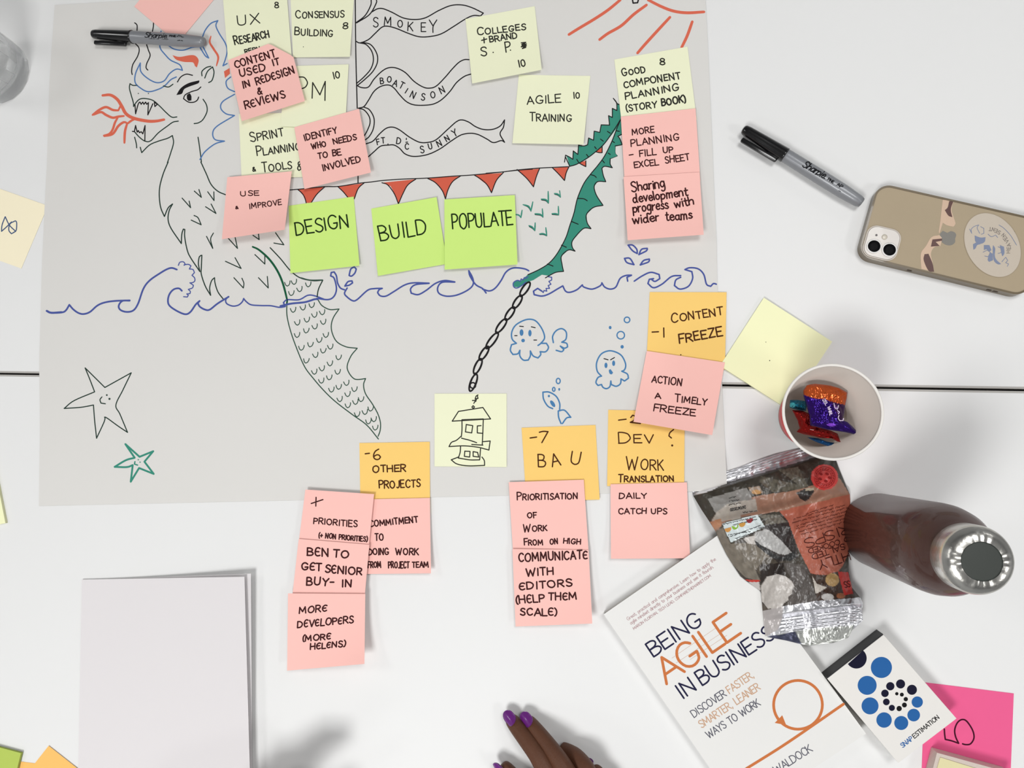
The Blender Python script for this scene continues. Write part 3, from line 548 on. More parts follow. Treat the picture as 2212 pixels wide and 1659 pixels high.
n = fin(note('pink note reading IDENTIFY WHO NEEDS TO BE INVOLVED, over the foot of the flag pole', 'pink', [(635.7, 274.9), (775.5, 235), (801.5, 372.5), (657.7, 408.4)], z + .0032, (0, 0, .004, .003), group=GRP['p']))
write(n, B, ['IDENTIFY|865,1260,1160,1188,56', 'WHO|932,1337,1060,1308,52', 'NEEDS|1125,1292,1335,1250,52', 'TO BE|985,1422,1198,1385,54', 'INVOLVED|1030,1532,1372,1448,58'], 2.4)
n = fin(note('pink note reading USE and IMPROVE, overhanging the left edge of the DESIGN note', 'pink', [(491, 382.7), (630.2, 370), (615, 496.2), (479.3, 516.7)], z + .0036, (0, .003, .013, .008), group=GRP['p']))
write(n, E, ['USE|1045,347,1240,340,50', 'IMPROVE|1135,480,1468,434,54', '&|992,480,1022,476,26'], 2.0)
for lab, q, zz, T in (('bright green note reading DESIGN, leftmost of the three green notes', [(623.6, 444.5), (764, 424.6), (776.5, 573.8), (627.3, 590)], z, ['DESIGN|160,635,628,562,118']),
    ('bright green note reading BUILD, middle of the three green notes', [(801.9, 450.7), (943, 425.8), (966, 570), (816.3, 596)], z, ['BUILD|895,688,1305,622,136']),
    ('bright green note reading POPULATE, rightmost of the three green notes', [(959.8, 430.8), (1112, 421.4), (1117.9, 571.3), (960.5, 582.5)], z + .0022, ['POPULATE|1520,582,2045,540,132'])):
    n = fin(note(lab, 'green', q, zz, (0, .0025 if 'middle' in lab else 0, .0012 if 'middle' in lab else .0035, .003), cut=0, group=GRP['g'])); write(n, FF, T, 2.9, gap=.94)
n = fin(note('yellow note with a drawn two-storey tower hanging from the chain', 'yellow', [(938.6, 850.2), (1094.4, 850.2), (1094.4, 1009), (938.6, 1007.5)], z, (0, 0, .0006, .0006), group=GRP['y']))
write(n, J, ['~300,958 475,930', '~475,930 530,1012 255,1028', '~255,1028 300,958', '~325,1018 325,1090 320,1140', '~478,1015 475,1100 470,1200', '~325,1018 478,1012', '~320,1135 285,1165 250,1180 232,1210', '~232,1210 340,1205 440,1215 518,1235', '~518,1235 527,1170 478,1175', '~322,1150 380,1165 430,1182', '~395,1195 475,1200',
    '~355,1058 350,1105 395,1112', '~395,1112 402,1060 355,1052', '~462,1060 435,1062 435,1112 470,1115', '~315,1210 312,1250 300,1290', '~458,1225 452,1305', '~452,1305 380,1305 298,1292', '~300,1285 248,1305', '~248,1305 290,1335 370,1348 487,1345', '~487,1345 485,1310 468,1285', '~345,1245 342,1280 380,1285', '~380,1285 383,1245 345,1243', '~405,1248 405,1280 445,1285', '~445,1285 437,1252 405,1246',
    '~440,840 425,850 420,870 440,865 435,845', '~430,870 410,900', '~405,917 415,927 405,937 396,927 405,917', '~400,880 425,880', '@422,882,8', '@428,868,6'], 2.1)
for nn in N[-1:]: pass
n = fin(note('orange note reading -6 OTHER PROJECTS, below the serpent tail', 'orange', [(776.3, 957), (928.2, 954.4), (929, 1108), (779, 1110)], z, (0, 0, .001, .001), group=GRP['o']))
write(n, S1, ['~1045,278 1095,272', '6|1145,345,1245,342,125', 'OTHER|1135,500,1540,485,86', 'PROJECTS|1215,690,1712,672,90'], 2.6)
n = fin(note('pink note reading COMMITMENT TO DOING WORK, below OTHER PROJECTS', 'pink', [(778, 1079), (928.5, 1075.5), (931, 1238.5), (781, 1240)], z + .0016, (0, 0, .006, .001), group=GRP['p']))
write(n, S1, ['COMMITMENT|1100,1147,1682,1095,72', 'TO|1165,1312,1268,1306,82', 'DOING|1083,1485,1330,1482,78', 'WORK|1410,1480,1685,1485,80'], 2.6)
write(n, S2, ['FROM|1012,447,1160,445,68', 'PROJECT|1240,450,1475,450,74', 'TEAM|1508,445,1690,443,66'], 2.5)
n = fin(note('pink note with a plus sign reading PRIORITIES, highest of the slanting column of three', 'pink', [(659.7, 1057.5), (808, 1067.4), (793, 1215), (641, 1205)], z + .0046, (0, 0, .0010, .0008), group=GRP['p']))
write(n, S1, ['~400,872 540,825', '~458,798 455,903', 'PRIORITIES|430,1112,958,1152,76', '(+ NON PRIORITIES)|490,1278,1075,1328,60'], 2.4)
n = fin(note('pink note reading GET SENIOR BUY-IN, middle of the slanting column of three', 'pink', [(645.3, 1164), (797.8, 1176.7), (784, 1330), (628, 1318)], z + .0064, (0, 0, .0014, .0008), group=GRP['p']))
write(n, S2, ['BEN|330,305,580,322,92', 'TO|620,330,805,338,88', 'GET|268,472,500,482,86', 'SENIOR|530,500,952,530,86', 'BUY-|325,640,640,650,92', 'IN|720,660,838,665,86'], 3.1, rounde=True)
n = fin(note('pink note reading MORE DEVELOPERS, lowest of the slanting column of three', 'pink', [(622.2, 1281.8), (789, 1283), (787.2, 1434.2), (620.3, 1448.7)], z + .0088, (0, 0, .011, .001), group=GRP['p']))
write(n, S2, ['MORE|240,962,556,932,74', 'DEVELOPERS|222,1120,855,1062,78', '(MORE|280,1270,600,1246,66', 'HELENS)|365,1367,768,1325,68'], 2.8, slant=.1, rounde=True)
n = fin(note('orange note reading -7 BAU, below the drawn fish', 'orange', [(1126.6, 924), (1286.4, 918), (1295.4, 1079.2), (1137, 1083)], z, (0, 0, .0012, .0004), group=GRP['o']))
write(n, S3, ['~328,232 398,222', '~428,170 470,160 522,163', '~522,163 455,282', 'B|418,550,512,548,155', 'A|570,548,668,527,150', 'U|768,510,890,522,140'], 2.6)
n = fin(note('pink note reading PRIORITISATION OF WORK FROM ON HIGH, below BAU', 'pink', [(1098.9, 1041.6), (1261, 1036.3), (1272, 1200), (1109, 1206)], z + .0022, (0, 0, .0022, .0006), group=GRP['p']))
write(n, S3, ['^PRIORITISATION|188,905,848,892,66', 'OF|300,1102,408,1098,60', '^WORK|255,1252,518,1238,64', '^FROM|265,1397,470,1392,62', 'ON|545,1385,635,1378,58', 'HIGH|690,1375,885,1385,60'], 2.5)
n = fin(note('pink note reading COMMUNICATE WITH EDITORS, lowest note below BAU', 'pink', [(1107, 1186), (1271.5, 1188), (1279.4, 1347), (1113.8, 1353.4)], z + .0048, (0, 0, .008, .001), group=GRP['p']))
write(n, S4, ['COMMUNICATE|195,918,902,885,88', 'WITH|270,1068,556,1045,78', 'EDITORS|200,1207,750,1165,78', '(HELP|168,1345,465,1322,82', 'THEM|500,1310,792,1302,78', 'SCALE)|210,1465,592,1468,78'], 3.0, rounde=True)
n = fin(note('orange note reading -2 DEV WORK TRANSLATION, under two pink notes', 'orange', [(1313.9, 885.2), (1479, 889), (1478, 1052), (1311.5, 1050)], z, (0, 0, .001, .001), group=GRP['o']))
write(n, S3, ['~1288,38 1370,28', '~1420,10 1440,-15 1470,-5 1455,40 1415,62 1525,75', '^DEV|1290,290,1685,285,98', '~1885,140 1845,175 1835,210 1862,232', '@1870,313,12', '^WORK|1372,575,1790,582,118', '^TRANSLATION|1285,712,1895,702,66,2.6'], 2.5)
n = fin(note('pink note reading DAILY CATCH UPS, below DEV WORK', 'pink', [(1318.7, 1046), (1483.8, 1042), (1490.8, 1206), (1319.7, 1207)], z + .002, (0, 0, .006, .005), group=GRP['p'], p=3))
write(n, S3, ['DAILY|1295,890,1602,886,60', 'CATCH|1290,1055,1600,1053,62', 'UPS|1645,1055,1822,1058,62'], 2.4)
n = fin(note('orange note reading -1 CONTENT FREEZE, on the right edge of the flipchart', 'orange', [(1403.6, 630.9), (1569.5, 631.3), (1566, 798), (1396, 793)], z, (0, 0, .001, .001), group=GRP['o']))
write(n, K, ['^CONTENT|835,402,1300,330,72', 'FREEZE|905,585,1298,517,82,3', '~658,487 715,484', '~762,450 764,532', '@915,690,6'], 2.6)
n = fin(note('pink note reading ACTION A TIMELY FREEZE, below CONTENT FREEZE', 'pink', [(1397, 758), (1565.9, 783), (1538.6, 940), (1368.6, 911)], z + .0022, (0, 0, .010, .009), group=GRP['p']))
write(n, K, ['ACTION|655,938,928,968,66', 'A|685,1080,738,1082,52', '^TIMELY|860,1110,1150,1142,56', 'FREEZE|672,1193,1055,1238,64'], 2.5)
n = fin(note('yellow note reading GOOD COMPONENT PLANNING with a score of 8, above two pink notes', 'yellow', [(1327, 128.5), (1485.2, 100.8), (1505, 258), (1344, 276)], z, (0, 0, .001, .001), group=GRP['y']))
write(n, D, ['^GOOD|600,682,812,647,54', '8|936,582,988,582,62', 'COMPONENT|615,787,1128,702,60', 'PLANNING|630,895,1112,805,62', '(STORY|637,1000,915,962,62', 'BOOK)|955,950,1175,912,62,3'], 2.5)
n = fin(note('pink note reading MORE PLANNING, directly below COMPONENT PLANNING', 'pink', [(1341, 252), (1502.6, 234), (1513, 392), (1350, 402)], z + .002, (0, 0, .0008, .0008), group=GRP['p']))
write(n, D, ['MORE|690,1207,890,1183,56', 'PLANNING|678,1312,1118,1253,62', '~660,1390 695,1384', 'FILL|755,1405,910,1385,58', 'UP|968,1370,1062,1362,54', 'EXCEL|708,1502,930,1475,58', 'SHEET|985,1462,1208,1432,60'], 2.3)
n = fin(note('pink note in lower-case handwriting about sharing development progress', 'pink', [(1347, 382), (1511, 372), (1520.2, 507), (1355.9, 519)], z + .004, (0, 0, .008, .006), group=GRP['p']))
write(n, G3, ['Sharing|1045,778,1285,742,72', 'development|1055,855,1450,803,66', 'progress|1055,925,1312,897,68', 'with|1355,893,1495,865,62', 'wider|1055,1008,1245,982,66', 'teams|1290,985,1482,968,66'], 2.9)
n = fin(note('yellow note reading AGILE TRAINING, above the green forked tail', 'yellow', [(1120.8, 161.5), (1275.2, 164), (1260.3, 312.2), (1106.8, 309.3)], z, (0, 0, .005, .003), group=GRP['y']))
write(n, C, ['AGILE|1612,935,1925,915,72', '^TRAINING|1635,1082,2015,1090,66'], 2.3); write(n, D, ['10|163,880,222,880,56'], 2.3)
n = fin(note('yellow note reading COLLEGES + BRAND, at the end of the top streamer', 'yellow', [(1005.5, 41), (1155, 13.3), (1170.2, 150.7), (1020, 180.3)], z, (0, 0, .005, .004), group=GRP['y']))
write(n, C, ['^COLLEGES|1170,316,1608,264,54', '~1205,362 1250,350', '~1225,338 1228,385', 'BRAND|1280,380,1532,340,56', 'S|1200,505,1262,500,85', '@1308,470,6', 'P|1425,465,1480,455,88', '@1463,450,6', '~1560,385 1600,380 1565,400 1605,395 1560,420 1605,410 1570,435 1600,425', '@1582,405,20', '10|1542,602,1608,588,66'], 2.4)
# pads and loose notes lying on the desks
def pad(label, col, quad, th, cat='note pad', z0=0.0, layers=2, name='note_pad', tone=None):
    Q = np.array(quad, float); root = thing(name, label, cat); m = mat('paper_' + col, NC[col], .8, spec=.25, var=.008, vscale=30); me = mat('pad_side_' + col, tuple(int(c * .9) for c in NC[col]), .9, bump=.6, bscale=2500)
    P = atn(Q, z0 + th); prism('sheet_block', P, z0, z0 + th - .0004, me, root)
    prism('top_sheet', atn(Q + [(0, 0)] * 4, z0 + th), z0 + th - .0004, z0 + th, m, root)
    return root, (lambda px: atn(px, z0 + th)), ink_mat('ink_on_' + col, INKS[col])
n = pad('blank pale yellow sticky pad lying askew behind the paper cup', 'pad', [(1650, 643), (1797.7, 738), (1702, 884), (1555, 790)], .0034); N.append(n[0])
i = Ink(); i.dot((1654.5, 739), .9); i.dot((1662.5, 779), 1.2); i.build('pen_specks', n[2], n[0], n[1])
n = fin(note('cream note with a scribbled blue symbol, its corner under the left edge of the flipchart', 'cream', [(-28, 398), (103.5, 444.4), (46, 580), (-85, 533)], .0004, group=None))
i = Ink(); i.line('15,530 20,470 50,390 90,470 150,530', 2.3, HH); i.line('150,530 110,553 85,520 95,460 145,430', 2.3, HH); i.line('150,430 160,450 155,520 130,540', 2.3, HH); i.line('15,530 60,490 110,440', 2.3, HH); i.build('handwriting', n[2], n[0], n[1])
n = pad('corner of a pale yellow pad at the left edge, below the desk joint', 'pad', [(-160, 1013), (-17, 985), (11.5, 1130), (-131, 1158)], .0035); N.append(n[0])
fin(note('amber note flat under the lime green pad in the lower left corner', 'amber', [(28, 1643), (180, 1662), (165, 1810), (13, 1790)], .0003))
n = note('amber note with one corner pointing up, between the lime pad and the white sheets', 'amber', [(13, 1728), (105, 1611), (222, 1703), (130, 1820)], .0010); fin(n)
n = pad('lime green pad in the lower left corner of the picture', 'lime', [(-98, 1589), (45, 1627), (8, 1778), (-136, 1740)], .003, z0=.0014); N.append(n[0])
n = fin(note('large magenta note with a handwritten numeral, under the card box and the cream pad', 'magenta', [(1998, 1474), (2190, 1498), (2182, 1700), (1990, 1690)], .0003))
write(n, (1740, 1340, 4.686), ['~1405,1100 1408,1150 1415,1205', '~1415,1205 1480,1220 1550,1245', '~1550,1245 1520,1180 1510,1110 1535,1040 1580,1005 1630,1020 1690,1110 1705,1190 1670,1250 1620,1258 1590,1250'], 3.0)
root = thing('note_pad', 'thick cream sticky pad on the magenta note in the lower right corner', 'note pad'); N.append(root)
Q = np.array([(2024, 1626), (2180, 1669), (2140, 1820), (1985, 1778)], float); mw = mat('paper_wrap', (214, 200, 190), .7, bump=.5, bscale=1500)
prism('sheet_block', atn(Q, .014), .0006, .014, mw, root)
prism('top_sheet', atn(Q + np.array([(7, 10), (-4, 12), (-4, 4), (4, 4)]), .0145), .0141, .0147, mat('paper_pale', (226, 218, 170), .8), root)
for r in N: settle(r)
# white copy paper in the lower left
m_copy = mat('copy_paper', (227, 223, 224), .85, spec=.2)
def paper(label, quad, z0, lift, n=17):
    Q = np.array(quad, float); g = np.linspace(0, 1, n); U, V = [a.ravel() for a in np.meshgrid(g, g)]
    zz = z0 + ((1 - V) * lift[1] + V * lift[2]) * U ** 1.7
    r = thing('paper_sheet', label, 'paper', 'copy paper in the lower left'); solid_quad_grid('paper', atn(bil(U, V, Q), zz), n, n, .00015, m_copy, r); settle(r); return r
paper('white sheet flat on the desk, lowest of the copy paper in the lower left', [(177, 1254), (532, 1247), (551, 1850), (165, 1860)], .0004, (0, .0015, .0015, 0))
paper('white sheet curling up under the topmost one in the lower left', [(177, 1253), (542, 1239), (546, 1850), (166, 1859)], .0010, (0, .009, .004, 0))
paper('topmost blank white sheet of the copy paper in the lower left', [(177, 1252), (528, 1246), (545, 1850), (165, 1858)], .0016, (0, .013, .011, 0))
# ------------------------------------------------------------------ felt pens
m_cap = mat('pen_cap_black', (16, 16, 17), .22, coat=.4); m_bar = mat('pen_barrel_grey', (134, 136, 140), .38, coat=.2, metal=.15)
def felt_pen(label, p0, p1, rc=.0070):
    a, b = at(*p0, rc), at(*p1, rc); d = b - a; d.z = 0; Ln = d.length; s = Ln / .137; ux = d.normalized(); uy = Vector((-ux.y, ux.x, 0))
    M = Matrix(((ux.x, uy.x, 0, a.x), (ux.y, uy.y, 0, a.y), (0, 0, 1, 0), (0, 0, 0, 1)))
    zc = .0076 + .001; k_ = 1.14
    # lathe axis z -> pen axis x
    R = M @ Matrix.Translation((0, 0, zc)) @ Matrix(((0, 0, 1, 0), (0, 1, 0, 0), (-1, 0, 0, 0), (0, 0, 0, 1)))
    t = thing('felt_pen', label, 'pen', 'black felt pens')
    lathe('barrel', [(.004 * k_, .046 * s), (.0058 * k_, .047 * s), (.0060 * k_, .052 * s), (.0062 * k_, .09 * s), (.0060 * k_, .115 * s), (.0054 * k_, .127 * s), (.0050 * k_, .1335 * s), (.0040 * k_, .1365 * s), (.0025 * k_, .137 * s)], m_bar, t, 36, R)
    lathe('cap', [(.0022 * k_, 0), (.0036 * k_, .0006), (.0044 * k_, .002), (.0049 * k_, .006), (.0056 * k_, .025), (.00645 * k_, .0485 * s), (.0066 * k_, .0495 * s), (.0060 * k_, .050 * s)], m_cap, t, 36, R)
    clip = boxm('clip', M @ Matrix.Translation((0, 0, zc)), (.005, -.0136, -.0021), (.046, -.0088, .0021), m_cap, t, .0013)
    for v in clip.data.vertices:
        L = (M @ Matrix.Translation((0, 0, zc))).inverted() @ v.co
        L.y += .0022 * max(0, (L.x - .03) / .016) + .0012 * max(0, (.014 - L.x) / .008); v.co = (M @ Matrix.Translation((0, 0, zc))) @ L
    boxm('clip_bridge', M @ Matrix.Translation((0, 0, zc)), (.034, -.0104, -.0016), (.046, -.0050, .0016), m_cap, t, .0008)
    def smap(px):
        P = atn(px, zc + .0069)
        dd = (P[:, 0] - a.x) * uy.x + (P[:, 1] - a.y) * uy.y
        z = zc + np.sqrt(np.clip(.0071 ** 2 - dd ** 2, 0, None)); return atn(px, z)
    return t, smap
m_pi = ink_mat('pen_print', (22, 22, 26))
t, sm = felt_pen('black-capped grey felt pen lying level across the dragon\'s horns', (201.5, 75.5), (444, 92)); i = Ink()
i.text('Sharpie.', 1295, 335, 1505, 345, 46, 1.5, A, jit=0, slant=.25); i.scribble(1335, 352, 1430, 357, 9, 1.4, A); i.scribble(1445, 357, 1505, 360, 9, 1.4, A); i.text('FINE', 1520, 330, 1575, 332, 14, 1.1, A, jit=0); i.scribble(1585, 328, 1645, 335, 18, 1.1, A); i.scribble(1590, 365, 1640, 369, 8, 1.1, A)
i.build('printed_lettering', m_pi, t, sm, 3.5e-4); settle(t)
t, sm = felt_pen('black-capped grey felt pen slanting on the bare desk, left of the phone', (1604.5, 280), (1861, 440)); i = Ink(); PN = (1540, 240, 6.144)
i.text('Sharpie.', 1180, 735, 1490, 905, 95, 2.3, PN, jit=0, slant=.3); i.scribble(1185, 785, 1325, 865, 22, 1.7, PN); i.scribble(1365, 890, 1450, 940, 20, 1.7, PN); i.text('FINE', 1520, 915, 1595, 960, 34, 1.4, PN, jit=0); i.text('AP', 1640, 985, 1715, 1025, 38, 1.4, PN, jit=0); i.scribble(1590, 1025, 1690, 1078, 16, 1.2, PN)
i.build('printed_lettering', m_pi, t, sm, 3.5e-4); settle(t)

# ------------------------------------------------------------------ phone
zt = .0112
TL, TRp, BLp = at(1897, 394.5, zt), at(2212, 466, zt), at(1857.5, 554.5, zt)
ux = (TRp - TL); ux.z = 0; ux.normalize(); uy = Vector((ux.y, -ux.x, 0))       # x along the phone, y towards the camera bump side
wd = abs((BLp - TL).dot(uy)); Lp = .1555
MP = Matrix(((ux.x, uy.x, 0, TL.x), (ux.y, uy.y, 0, TL.y), (0, 0, 1, 0), (0, 0, 0, 1)))
ph = thing('phone', 'white phone in a smoky tan case lying face down at the right edge', 'phone')
m_case = mat('case_back_tan', (172, 156, 130), .5, spec=.3, var=.05, vscale=25); m_rim = mat('case_rim_olive', (104, 90, 66), .35, coat=.3); m_glass = mat('phone_white_glass', (218, 212, 205), .35, coat=.1)
def W3(poly): return [MP @ Vector((x, y, 0)) for x, y in poly]
def ringm(name, outer, inner, z0, z1, m, parent, zin=None):
    n = len(outer); zin = z0 if zin is None else zin; V = [(*p[:2], z0) for p in outer] + [(*p[:2], z1) for p in outer] + [(*p[:2], z1) for p in inner] + [(*p[:2], zin) for p in inner]; Fs = []
    for k in range(n):
        j = (k + 1) % n
        for q in range(3): Fs.append((q * n + k, q * n + j, (q + 1) * n + j, (q + 1) * n + k))
        Fs.append((3 * n + k, 3 * n + j, j, k))
    return mesh(name, V, Fs, m, parent, smooth=False)
prism('phone_body', W3(rrect(.0022, .0022, Lp - .0022, wd - .0022, .0115)), .0012, .0096, m_glass, ph)
prism('case_back', W3(rrect(.0016, .0016, Lp - .0016, wd - .0016, .012)), .0097, .0106, m_case, ph)
r = ringm('case_rim', [W3([p])[0] for p in rrect(0, 0, Lp, wd, .0135)], [W3([p])[0] for p in rrect(.0018, .0018, Lp - .0018, wd - .0018, .0118)], 0, zt, m_rim, ph)
PH = (1832, 380, 5.821); zb = .01062
def up(px): q = MP.inverted() @ at(*topx([px], PH)[0], zb + .0012); return q.x, q.y
bx, by = up((425, 845)); s_ = .0148
bump = prism('camera_bump', W3([(x + bx, y + by) for x, y in rrect(-s_, -s_, s_, s_, .0085)]), .0106, .0124, m_glass, ph, .0004)
ringm('bump_collar', [W3([(x + bx, y + by)])[0] for x, y in rrect(-s_ - .0012, -s_ - .0012, s_ + .0012, s_ + .0012, .0096)], [W3([(x + bx, y + by)])[0] for x, y in rrect(-s_ - .0002, -s_ - .0002, s_ + .0002, s_ + .0002, .0086)], .0106, .0118, mat('collar', (190, 180, 168), .3), bump)
for c in ((322, 888), (515, 933)):
    x, y = up(c); w = MP @ Vector((x, y, .0125)); T4 = Matrix.Translation(w)
    l = lathe('lens', [(.0058, -.0006), (.0058, .0010), (.0064, .0011), (.0070, .0008), (.0070, -.0006)], mat('lens_ring', (238, 236, 233), .4), ph, 32, T4)
    lathe('lens_glass', [(.0057, .0), (.0057, .0008), (.003, .00095), (.0005, .001)], mat('lens_black', (8, 8, 10), .5, spec=.1), l, 32, T4)
x, y = up((455, 772)); lathe('flash', [(.0026, -.0002), (.0026, .0003), (.0014, .0005)], mat('flash_lens', (206, 198, 182), .25), ph, 24, Matrix.Translation(MP @ Vector((x, y, .0125))))
x, y = up((353, 748)); lathe('microphone_hole', [(.0010, -.0002), (.0010, .0002)], mat('mic_grey', (110, 105, 105), .5), ph, 16, Matrix.Translation(MP @ Vector((x, y, .0125))))
SB = lambda px: atn(px, zb)
i = Ink()
i.fill('1160,720 1190,690 1225,705 1250,715 1290,695 1340,710 1360,745 1345,790 1345,835 1300,870 1240,870 1200,850 1165,820 1150,770', PH, True); i.build('logo', mat('logo_grey', (128, 125, 118), .55), ph, SB)
i = Ink(); i.fill('1190,300 1325,315 1300,420 1320,500 1350,600 1320,640 1240,620 1190,590 1150,720 1140,700 1160,560 1175,420', PH, True)
i.fill('920,1170 915,980 980,880 1050,770 1150,745 1180,790 1160,880 1080,900 1040,980 1060,1080 1080,1205', PH, True); i.build('printed_shape', mat('print_skin', (206, 176, 150), .4), ph, SB, 1.2e-4)
i = Ink(); i.fill('1270,320 1325,315 1290,420 1310,520 1260,500 1215,430 1250,400', PH, True); i.fill('960,985 1010,980 1060,1100 1080,1205 1010,1190 950,1060', PH, True); i.fill('1060,800 1180,788 1180,815 1100,830 1150,880 1040,890', PH, True)
i.build('printed_shadow_shape', mat('print_brown', (84, 48, 42), .4), ph, SB, 2.4e-4)
st = Ink(); st.dot((1815, 870), 345 , PH, ry=440, rot=0, n=48)
i = Ink(); c = topx([(1815, 870)], PH)[0]; a = np.linspace(0, 2 * math.pi, 56, endpoint=False); rot = math.radians(-32)
EL = np.stack([c[0] + 56 * np.cos(a) * math.cos(rot) - 74 * np.sin(a) * math.sin(rot), c[1] + 56 * np.cos(a) * math.sin(rot) + 74 * np.sin(a) * math.cos(rot)], 1)
i.fill(EL); i.build('round_sticker', mat('sticker', (196, 184, 168), .45), ph, SB, 1.6e-4)
i = Ink(); i.line(np.vstack([EL, EL[:1]]), 1.2); i.build('sticker_edge', mat('sticker_edge', (160, 144, 120), .5), ph, SB, 2.6e-4)
i = Ink(); SK = (2060, 450, 11.06)
for ch, x, y, a_ in (('H', 1300, 1040, 85), ('E', 1315, 950, 95), ('A', 1315, 880, 110), ('V', 1270, 790, 122), ('E', 1225, 720, 130), ('N', 1185, 645, 135), ('S', 1085, 580, 165), ('E', 1010, 540, 170), ('N', 940, 505, 175), ('T', 870, 495, 185)):
    # letters run anticlockwise and stand on their heads
    ar = math.radians(-a_ if a_ < 140 else a_); ar = math.radians(270 - (a_ - 85) * .9) if a_ < 140 else math.radians(205 - (a_ - 160) * .9)
    u = np.array([math.cos(ar), math.sin(ar)]); upv = np.array([u[1], -u[0]]); p0 = np.array([x, y]) - u * 30 - upv * 42
    i.text(ch, p0[0], p0[1], p0[0] + u[0] * 60, p0[1] + u[1] * 60, 84, 1.2, SK, jit=0)
i.build('sticker_lettering', mat('sticker_text', (120, 112, 106), .5), ph, SB, 2.6e-4)
i = Ink()
for s in ('500,650 640,700 760,690 740,800 640,850 520,800', '460,860 560,810 640,860 560,880 520,960 470,990', '720,880 850,880 900,1000 860,1030 780,980 720,1000', '860,1060 930,1080 940,1240 850,1280 810,1230', '940,880 990,960 980,1130 1020,1230 1130,1330 1060,1340 960,1250 930,1000', '1100,880 1200,920 1210,1080 1160,1150 1130,1040'): i.fill(s, SK, True)
for s in ('380,500 430,600 420,500 500,430 600,400 560,470 620,600', '640,440 720,480 720,600 660,620', '820,620 900,680 1000,640 1050,700', '1150,1280 1240,1170 1290,1250 1240,1300 1310,1330 1280,1390', '700,1050 800,1000 880,1060 820,1160 740,1140', '1060,920 1150,960 1130,1060 1060,1080', '1080,400 1200,480 1350,640 1440,780 1500,880'): i.line(s, 1.3, SK)
i.build('sticker_drawing', mat('sticker_blue', (122, 132, 158), .5), ph, SB, 2.6e-4)
for c in ((795, 1187), (1800, 1447), (1880, 1467)):
    x, y = up(c); boxm('side_button', MP, (x - .002, wd - .0004, .004), (x + .002, wd + .0005, .007), mat('button_dark', (60, 48, 36), .4), ph, .0003)
settle(ph)

# ------------------------------------------------------------------ book
zbk = .0125; BQ = [(1304, 1327), (1554.6, 1153.5), (1869, 1586), (1608, 1782)]
BK = np.array([at(*q, zbk) for q in BQ]); tl, tr, br = BK[0], BK[1], BK[2]
e1 = (tr - tl); e1 /= np.linalg.norm(e1); e2 = np.array([e1[1], -e1[0], 0]); h_ = (br - tr) @ e2; w_ = np.linalg.norm(tr - tl)
C4 = [tl, tl + e1 * w_, tl + e1 * w_ + e2 * h_, tl + e2 * h_]
book = thing('book', 'white paperback titled BEING AGILE IN BUSINESS, under the crisp packet', 'book')
m_cov = mat('book_cover', (232, 231, 228), .42, spec=.4); m_pg = mat('book_pages', (214, 208, 196), .9, bump=.8, bscale=3000)
def inset(P, d): c = sum(P) / 4; return [p + (c - p) / np.linalg.norm(c - p) * d for p in P]
prism('page_block', inset(C4, .0016), .0006, zbk - .0005, m_pg, book); prism('front_cover', C4, zbk - .0004, zbk, m_cov, book); prism('back_cover', C4, 0, .0005, m_cov, book)
sp = [C4[0], C4[0] + e1 * .0006, C4[3] + e1 * .0006, C4[3]]; prism('spine', sp, .0005, zbk - .0004, m_cov, book)
BC = (1280, 1160, 3.324); SB2 = lambda px: atn(px, zbk)
k_navy = ink_mat('print_navy', (34, 34, 66)); k_or = ink_mat('print_orange', (204, 118, 66)); k_tan = ink_mat('print_tan', (204, 164, 134)); k_gr = ink_mat('print_grey', (92, 92, 104)); k_rose = ink_mat('print_rose', (184, 150, 152))
i = Ink(); i.text('BEING', 440, 860, 795, 622, 108, 3.8, BC, jit=0, gap=1.0); i.build('title_lettering', k_navy, book, SB2)
i = Ink(); i.text('IN', 650, 1162, 752, 1092, 108, 3.8, BC, jit=0); i.text('BUSINESS', 790, 1065, 1318, 718, 108, 3.8, BC, jit=0)
i.build('title_lettering', k_navy, book, SB2)
i = Ink(); i.text('AGILE', 532, 1055, 1062, 692, 178, 6.0, BC, jit=0, gap=.95); i.build('orange_title_lettering', k_or, book, SB2)
i = Ink()
i.ring((1475, 1205), 175, 6.0, BC, n=48); i.fill('1308,1335 1362,1280 1390,1350', BC); i.line(np.array([(1608, 1663), (1700, 1605), (1822, 1521)]), 6.0, None)
i.build('loop_arrow_print', k_or, book, SB2)
i = Ink()
for s in ('570,870 890,650', '600,905 940,680', '700,880 965,705'): i.line(s, .7, BC)
i.build('thin_rules', k_tan, book, SB2, 5e-5)
i = Ink(); i.text('DISCOVER', 730, 1297, 965, 1138, 54, 2.0, BC, jit=0); i.build('subtitle_lettering', k_gr, book, SB2); i = Ink(); i.text('WAYS TO WORK', 837, 1447, 1208, 1205, 54, 2.0, BC, jit=0); i.build('subtitle_lettering', k_gr, book, SB2); i = Ink(); i.text('WALDOCK', 1322, 1700, 1582, 1535, 56, 2.0, BC, jit=0); i.build('author_lettering', k_gr, book, SB2)
i = Ink(); i.text('FASTER,', 985, 1125, 1165, 1002, 54, 2.0, BC, jit=0); i.text('SMARTER, LEANER', 785, 1372, 1208, 1090, 54, 2.0, BC, jit=0); i.build('tan_lettering', k_tan, book, SB2)
QC = (1330, 1190, 9.217); i = Ink()
i.text('Great, practical and comprehensive. Learn how to apply the', 245, 1388, 1998, 182, 66, .95, QC, jit=0); i.text('agile mindset directly to your business and see it flourish.', 305, 1470, 1960, 330, 66, .95, QC, jit=0)
i.text('MARCIN FLORYAN, TECH LEAD, COMPARETHEMARKET.COM', 365, 1572, 1900, 508, 52, .95, QC, jit=0); i.build('quote_lettering', k_rose, book, SB2)
settle(book)

